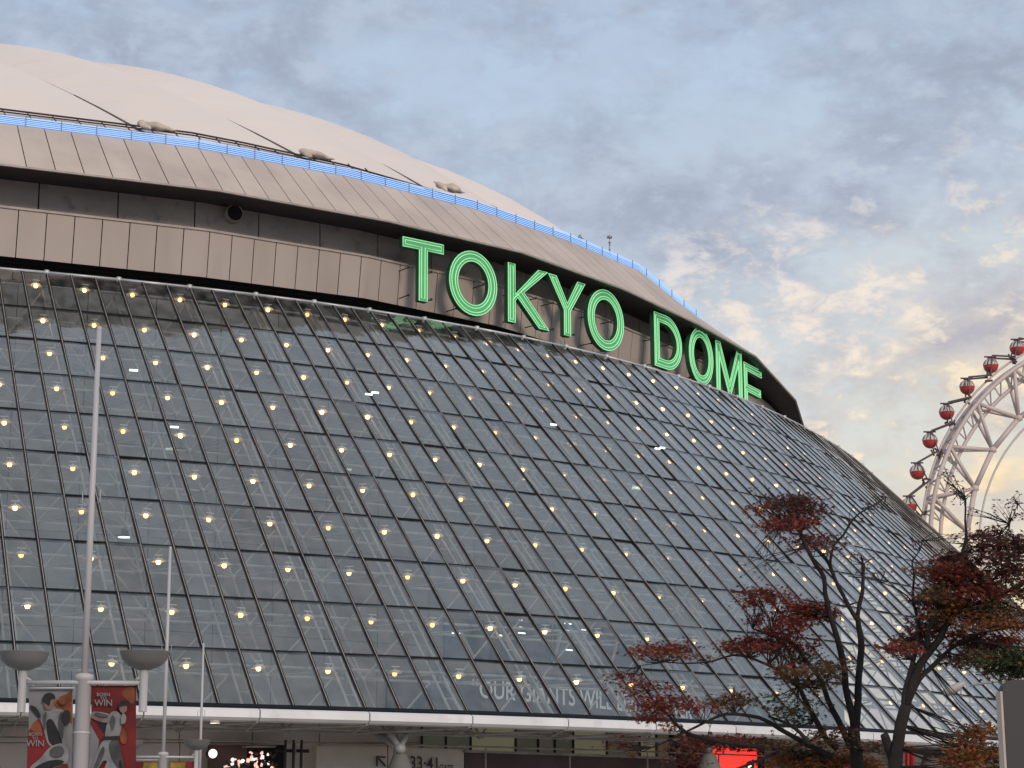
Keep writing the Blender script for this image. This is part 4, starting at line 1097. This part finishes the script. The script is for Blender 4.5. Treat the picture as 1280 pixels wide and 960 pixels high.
PAL = {k_: [(1.15 * c_[0], 1.40 * c_[1] + .004, 1.45 * c_[2] + .004) for c_ in v_] for k_, v_ in PAL.items()}
limbsA = [
    [(1073, 1000, 18), (1071, 955, 16), (1068, 925, 15), (1067, 908, 14)],
    [(1068, 912, 12), (1064, 886, 9.5), (1057, 859, 8.5), (1055, 836, 8), (1050, 811, 8), (1044, 790, 7.5), (1038, 770, 7), (1032, 740, 6), (1030, 722, 6), (1019, 705, 5.5), (1009, 683, 5), (1000, 660, 4), (995, 636, 3), (1000, 612, 2)],
    [(1069, 912, 12), (1072, 877, 9), (1073, 848, 9), (1077, 809, 9), (1073, 786, 7), (1072, 770, 6), (1077, 740, 5), (1079, 705, 5)],
    [(1072, 775, 6), (1066, 765, 5.5), (1055, 745, 5), (1045, 726, 5), (1036, 705, 5), (1028, 695, 5), (1015, 681, 4), (1003, 668, 3), (990, 655, 2.5), (978, 652, 1.5)],
    [(1038, 706, 4), (1039, 698, 3.5), (1043, 681, 3), (1054, 668, 3), (1067, 649, 2.5), (1084, 636, 2), (1107, 621, 1.2)],
    [(1063, 932, 9), (1048, 900, 7), (1035, 875, 7), (1025, 848, 6), (1007, 825, 5), (993, 806, 5), (966, 795, 3.5), (941, 786, 2)],
    [(1045, 935, 8), (1030, 920, 7), (1018, 898, 7), (1005, 873, 6.5), (998, 855, 6), (991, 829, 5), (985, 812, 3)],
    [(1040, 945, 8), (1009, 930, 7), (977, 912, 5.5), (950, 898, 5), (920, 892, 4), (900, 894, 3.5), (877, 905, 3), (857, 915, 2.5), (838, 924, 2), (815, 934, 1.5)],
    [(998, 858, 5), (975, 840, 4), (960, 831, 3.5), (935, 821, 3.2), (915, 820, 3), (890, 827, 2.6), (857, 829, 2), (830, 828, 1.5), (800, 832, 1)],
    [(1020, 940, 6), (960, 935, 5), (900, 926, 5), (860, 917, 5), (837, 895, 3.5), (815, 873, 2.5), (800, 850, 1.5)],
    [(875, 975, 3), (930, 958, 4), (975, 940, 4.5), (1010, 927, 4), (1030, 915, 3)],
    [(960, 895, 3), (985, 905, 4), (1000, 915, 5), (1012, 930, 6)]]
padsA = [(995, 622, 32, 12, .75, 'dark'), (1003, 636, 20, 12, .8, 'dark'), (988, 645, 16, 10, .7, 'dark'), (948, 643, 13, 6, .8, 'red'), (975, 662, 26, 7, 1, 'red'), (1012, 647, 10, 9, 1, 'red'), (1008, 668, 22, 8, .7, 'red'), (1024, 670, 12, 8, .6, 'red'), (1030, 686, 16, 9, .5, 'dark'),
         (1012, 762, 32, 12, 1.35, 'red'), (955, 752, 26, 11, .6, 'red'), (946, 768, 16, 6, .5, 'red'), (975, 785, 22, 12, .9, 'red'), (990, 800, 30, 14, .9, 'red'), (1005, 815, 20, 8, .8, 'brown'), (938, 804, 24, 9, .9, 'red'), (1037, 834, 20, 6, .9, 'brown'), (1000, 848, 34, 11, .8, 'brown'), (975, 838, 14, 10, .6, 'red'), (1018, 858, 16, 7, .7, 'brown'), (985, 880, 34, 13, .35, 'olive'), (1005, 895, 24, 12, .35, 'olive'),
         (838, 806, 36, 9, .75, 'red'), (812, 818, 30, 8, .4, 'red'), (870, 820, 18, 5, .4, 'red'), (788, 843, 15, 8, .7, 'red'), (812, 862, 26, 12, .45, 'red'), (826, 882, 34, 10, .9, 'red'), (820, 892, 24, 6, .8, 'red'), (862, 888, 24, 5, .6, 'red'), (915, 873, 30, 8, .7, 'brown'), (905, 880, 16, 6, .6, 'orange'), (943, 748, 22, 12, .6, 'red'), (925, 812, 26, 6, .6, 'red'), (952, 802, 16, 9, 1, 'red'), (925, 868, 14, 6, .5, 'orange'),
         (855, 905, 16, 5, .4, 'red'), (780, 932, 16, 12, .35, 'red'), (850, 946, 20, 14, .6, 'dark'), (905, 925, 48, 8, 1.0, 'red'), (960, 925, 30, 7, .5, 'brown'), (980, 935, 18, 6, .4, 'brown'), (1035, 922, 26, 10, .6, 'brown'), (1020, 945, 60, 12, 1.1, 'orange'), (1055, 958, 60, 12, 1.1, 'orange'), (1085, 935, 20, 8, .5, 'brown'), (1005, 955, 20, 8, .8, 'orange')]
twigsA = [(950, 690, 20, 10), (955, 618, 16, 12), (1066, 694, 14, 14), (1085, 700, 12, 6), (1100, 624, 12, 8), (1088, 633, 8, 6), (1070, 650, 8, 4), (940, 715, 12, 5)]
tree('red leaved maple with forked dark trunk before the glass, the left one of two', 42.0, limbsA, padsA, twigsA, 5)
limbsB = [
    [(1117, 1000, 20), (1120, 958, 17), (1122, 935, 16), (1127, 905, 15), (1133, 882, 14)],
    [(1133, 884, 11), (1142, 855, 11), (1150, 830, 11), (1163, 814, 9), (1176, 798, 9), (1185, 778, 8), (1193, 768, 7), (1217, 756, 6), (1240, 747, 5.5), (1262, 738, 5), (1290, 722, 4)],
    [(1131, 885, 8), (1131, 868, 7), (1136, 845, 6.5), (1142, 825, 6), (1147, 798, 5), (1147, 772, 4.5), (1142, 752, 4), (1142, 733, 3.5), (1143, 718, 3), (1140, 703, 2), (1149, 688, 1.5), (1152, 676, 1)],
    [(1158, 815, 7), (1161, 792, 6), (1166, 777, 6), (1180, 756, 5), (1193, 723, 5), (1200, 707, 5), (1204, 687, 4.5), (1208, 672, 4), (1206, 650, 2.6), (1207, 625, 2.2), (1197, 613, 1.8), (1180, 600, 1.2)],
    [(1193, 769, 5), (1207, 752, 4.5), (1230, 733, 4), (1250, 715, 3.5), (1262, 698, 3), (1268, 688, 2.5), (1285, 678, 2)],
    [(1134, 882, 8), (1148, 851, 7), (1163, 836, 6), (1182, 816, 5), (1199, 803, 4.5), (1221, 802, 4), (1250, 806, 3.5), (1290, 812, 3)],
    [(1200, 803, 3), (1227, 791, 3), (1253, 787, 2.6), (1272, 782, 2), (1290, 774, 1.5)],
    [(1147, 772, 3), (1140, 752, 2.5), (1125, 738, 2), (1100, 728, 1.6), (1078, 722, 1.2)],
    [(1262, 700, 2), (1256, 680, 1.6), (1262, 655, 1.3), (1272, 630, 1)],
    [(1105, 918, 10), (1110, 930, 11), (1116, 950, 12), (1117, 970, 13)]]
padsB = [(1205, 696, 28, 9, 1, 'dark'), (1240, 684, 30, 8, 1.1, 'dark'), (1272, 686, 20, 12, 1.1, 'dark'), (1190, 703, 22, 12, 1.1, 'red'), (1178, 722, 18, 14, 1.1, 'red'), (1168, 744, 16, 12, 1.1, 'brown'), (1155, 752, 14, 9, .9, 'brown'), (1205, 725, 30, 14, 1.0, 'red'), (1190, 748, 30, 12, 1.1, 'red'), (1238, 712, 24, 12, .8, 'dark'), (1266, 712, 22, 12, .9, 'dark'), (1215, 746, 28, 10, .9, 'red'), (1245, 735, 26, 9, .7, 'brown'), (1270, 745, 18, 14, .8, 'brown'), (1200, 768, 34, 12, 1.0, 'orange'), (1170, 768, 18, 10, .9, 'brown'), (1235, 768, 34, 10, .8, 'brown'), (1265, 772, 20, 12, .9, 'red'), (1180, 787, 32, 8, 1.0, 'red'), (1215, 785, 26, 8, .8, 'orange'), (1250, 800, 34, 9, 1.2, 'red'), (1225, 795, 20, 6, .9, 'red'),
         (1244, 662, 14, 6, 1, 'dark'), (1266, 660, 14, 5, .9, 'dark'), (1232, 666, 6, 4, .9, 'dark'), (1150, 717, 13, 7, .7, 'brown'), (1127, 812, 18, 8, 1.0, 'red'), (1140, 798, 16, 6, .9, 'red'), (1160, 800, 16, 5, .8, 'red'), (1120, 818, 8, 4, .6, 'red'), (1220, 822, 36, 9, .7, 'brown'), (1245, 832, 34, 11, 1.0, 'olive'), (1270, 832, 18, 16, 1.2, 'green'), (1225, 840, 24, 6, .6, 'olive'), (1262, 845, 22, 7, .9, 'green'), (1205, 828, 12, 6, .4, 'brown'),
         (1240, 908, 12, 7, 1, 'orange'), (1222, 915, 16, 7, .9, 'orange'), (1205, 928, 20, 8, .9, 'orange'), (1225, 938, 26, 10, 1, 'brown'), (1240, 950, 22, 14, 1, 'olive'), (1200, 948, 24, 10, .9, 'orange'), (1190, 958, 20, 8, .8, 'orange')]
twigsB = [(1258, 642, 18, 18), (1270, 625, 12, 10), (1205, 620, 14, 10), (1210, 640, 8, 5), (1207, 665, 8, 4), (1195, 605, 8, 5), (1195, 672, 6, 4), (1100, 712, 18, 8), (1075, 722, 14, 6), (1148, 678, 10, 5), (1185, 590, 12, 8)]
tree('large maple with spreading red crown against the sky, right beside the grey board', 39.0, limbsB, padsB, twigsB, 11)

# ------------------------------------------------------------------ street lamp and the grey board at the right edge
def street_lamp():
    Y = 45.0; h = at(1192, 868, Y); a = at(1212, 857, Y); b = at(1300, 847, Y)
    root = empty('street_lamp', (b.x + .4, b.y, 0), 'pale street lamp head on a thin arm reaching in beside the grey board', 'street lamp')
    m = MB(); m.tube([a, a.lerp(b, .5) + UP * .03, b], [.022, .028, .035], 8); m.obj('arm', 'streetlamp', root)
    m = MB(); d = (at(1212, 858, Y) - at(1182, 872, Y)).normalized(); s_ = at(1180, 866, Y)
    pts = [s_ + d * q for q in (0, .06, .2, .36, .46, .52)]; m.tube(pts, [.05, .085, .095, .08, .05, .025], 10); m.obj('lamp_head', 'streetlamp', root)
    m = MB(); n_ = Vector((.25, 0, -.4)).normalized()
    m.slab(s_ + d * .05 + n_ * .085, s_ + d * .36 + n_ * .085, s_ + d * .36 + n_ * .085 + Vector((0, .14, 0)), s_ + d * .05 + n_ * .085 + Vector((0, .14, 0)), .02, n_); m.obj('lamp_lens', 'bowl', root)
    m = MB(); m.tube([(b.x + .4, b.y, 0), (b.x + .4, b.y, b.z - .1), b], [.09, .06, .035], 10); m.obj('post', 'streetlamp', root)
street_lamp()
def board():
    Y = 9.0; p0 = at(1253, 852, Y); p1 = at(1253, 990, Y); wx = 1.6; th = .09
    root = empty('grey_board', (p0.x + wx / 2, Y, 0), 'plain grey rounded board close to the camera at the right edge', 'sign board')
    z1 = p0.z + .008; z0 = z1 - 1.35; x0 = p0.x; r_ = .05; o = [(x0, z0), (x0 + wx, z0), (x0 + wx, z1)] + [(x0 + r_ - r_ * math.sin(a_), z1 - r_ + r_ * math.cos(a_)) for a_ in np.linspace(0, math.pi / 2, 8)]
    m = MB(); m.prism(o, [], lambda x, y, z: Vector((x, Y + z, y)), th); fix_normals(m.obj('board', 'greybox', root))
    m = MB(); m.prism([(x0 - .012, z0), (x0 - .002, z0), (x0 - .002, z1 - r_), (x0 - .012, z1 - r_)], [], lambda x, y, z: Vector((x, Y + z, y)), th); fix_normals(m.obj('board_edge', 'boot', root))
    for dx in (.25, 1.35):
        m = MB(); m.tube([(x0 + dx, Y + th + .03, 0), (x0 + dx, Y + th + .03, z1 - .2)], .03, 8); m.obj('post', 'galv', root)
board()
# red cloth hanging under the gutter at the right
Yr = 70.0; c = at(1138, 952, Yr); rb = empty('red_banner', (c.x, c.y, 0), 'narrow red cloth hanging in the entrance between the two maples', 'banner')
m = MB(); pts = []
for k in range(9):
    f = k / 8; x = 1131 + 13 * f; p = at(x, 932, Yr); q = at(x, 985, Yr); off = Vector((0, .08 * math.sin(k * 1.9), 0)); pts.append((p + off, q + off))
for k in range(8): m.slab(pts[k][0], pts[k + 1][0], pts[k + 1][1], pts[k][1], .02, Vector((0, 1, 0)))
m.obj('cloth', 'redcloth', rb)
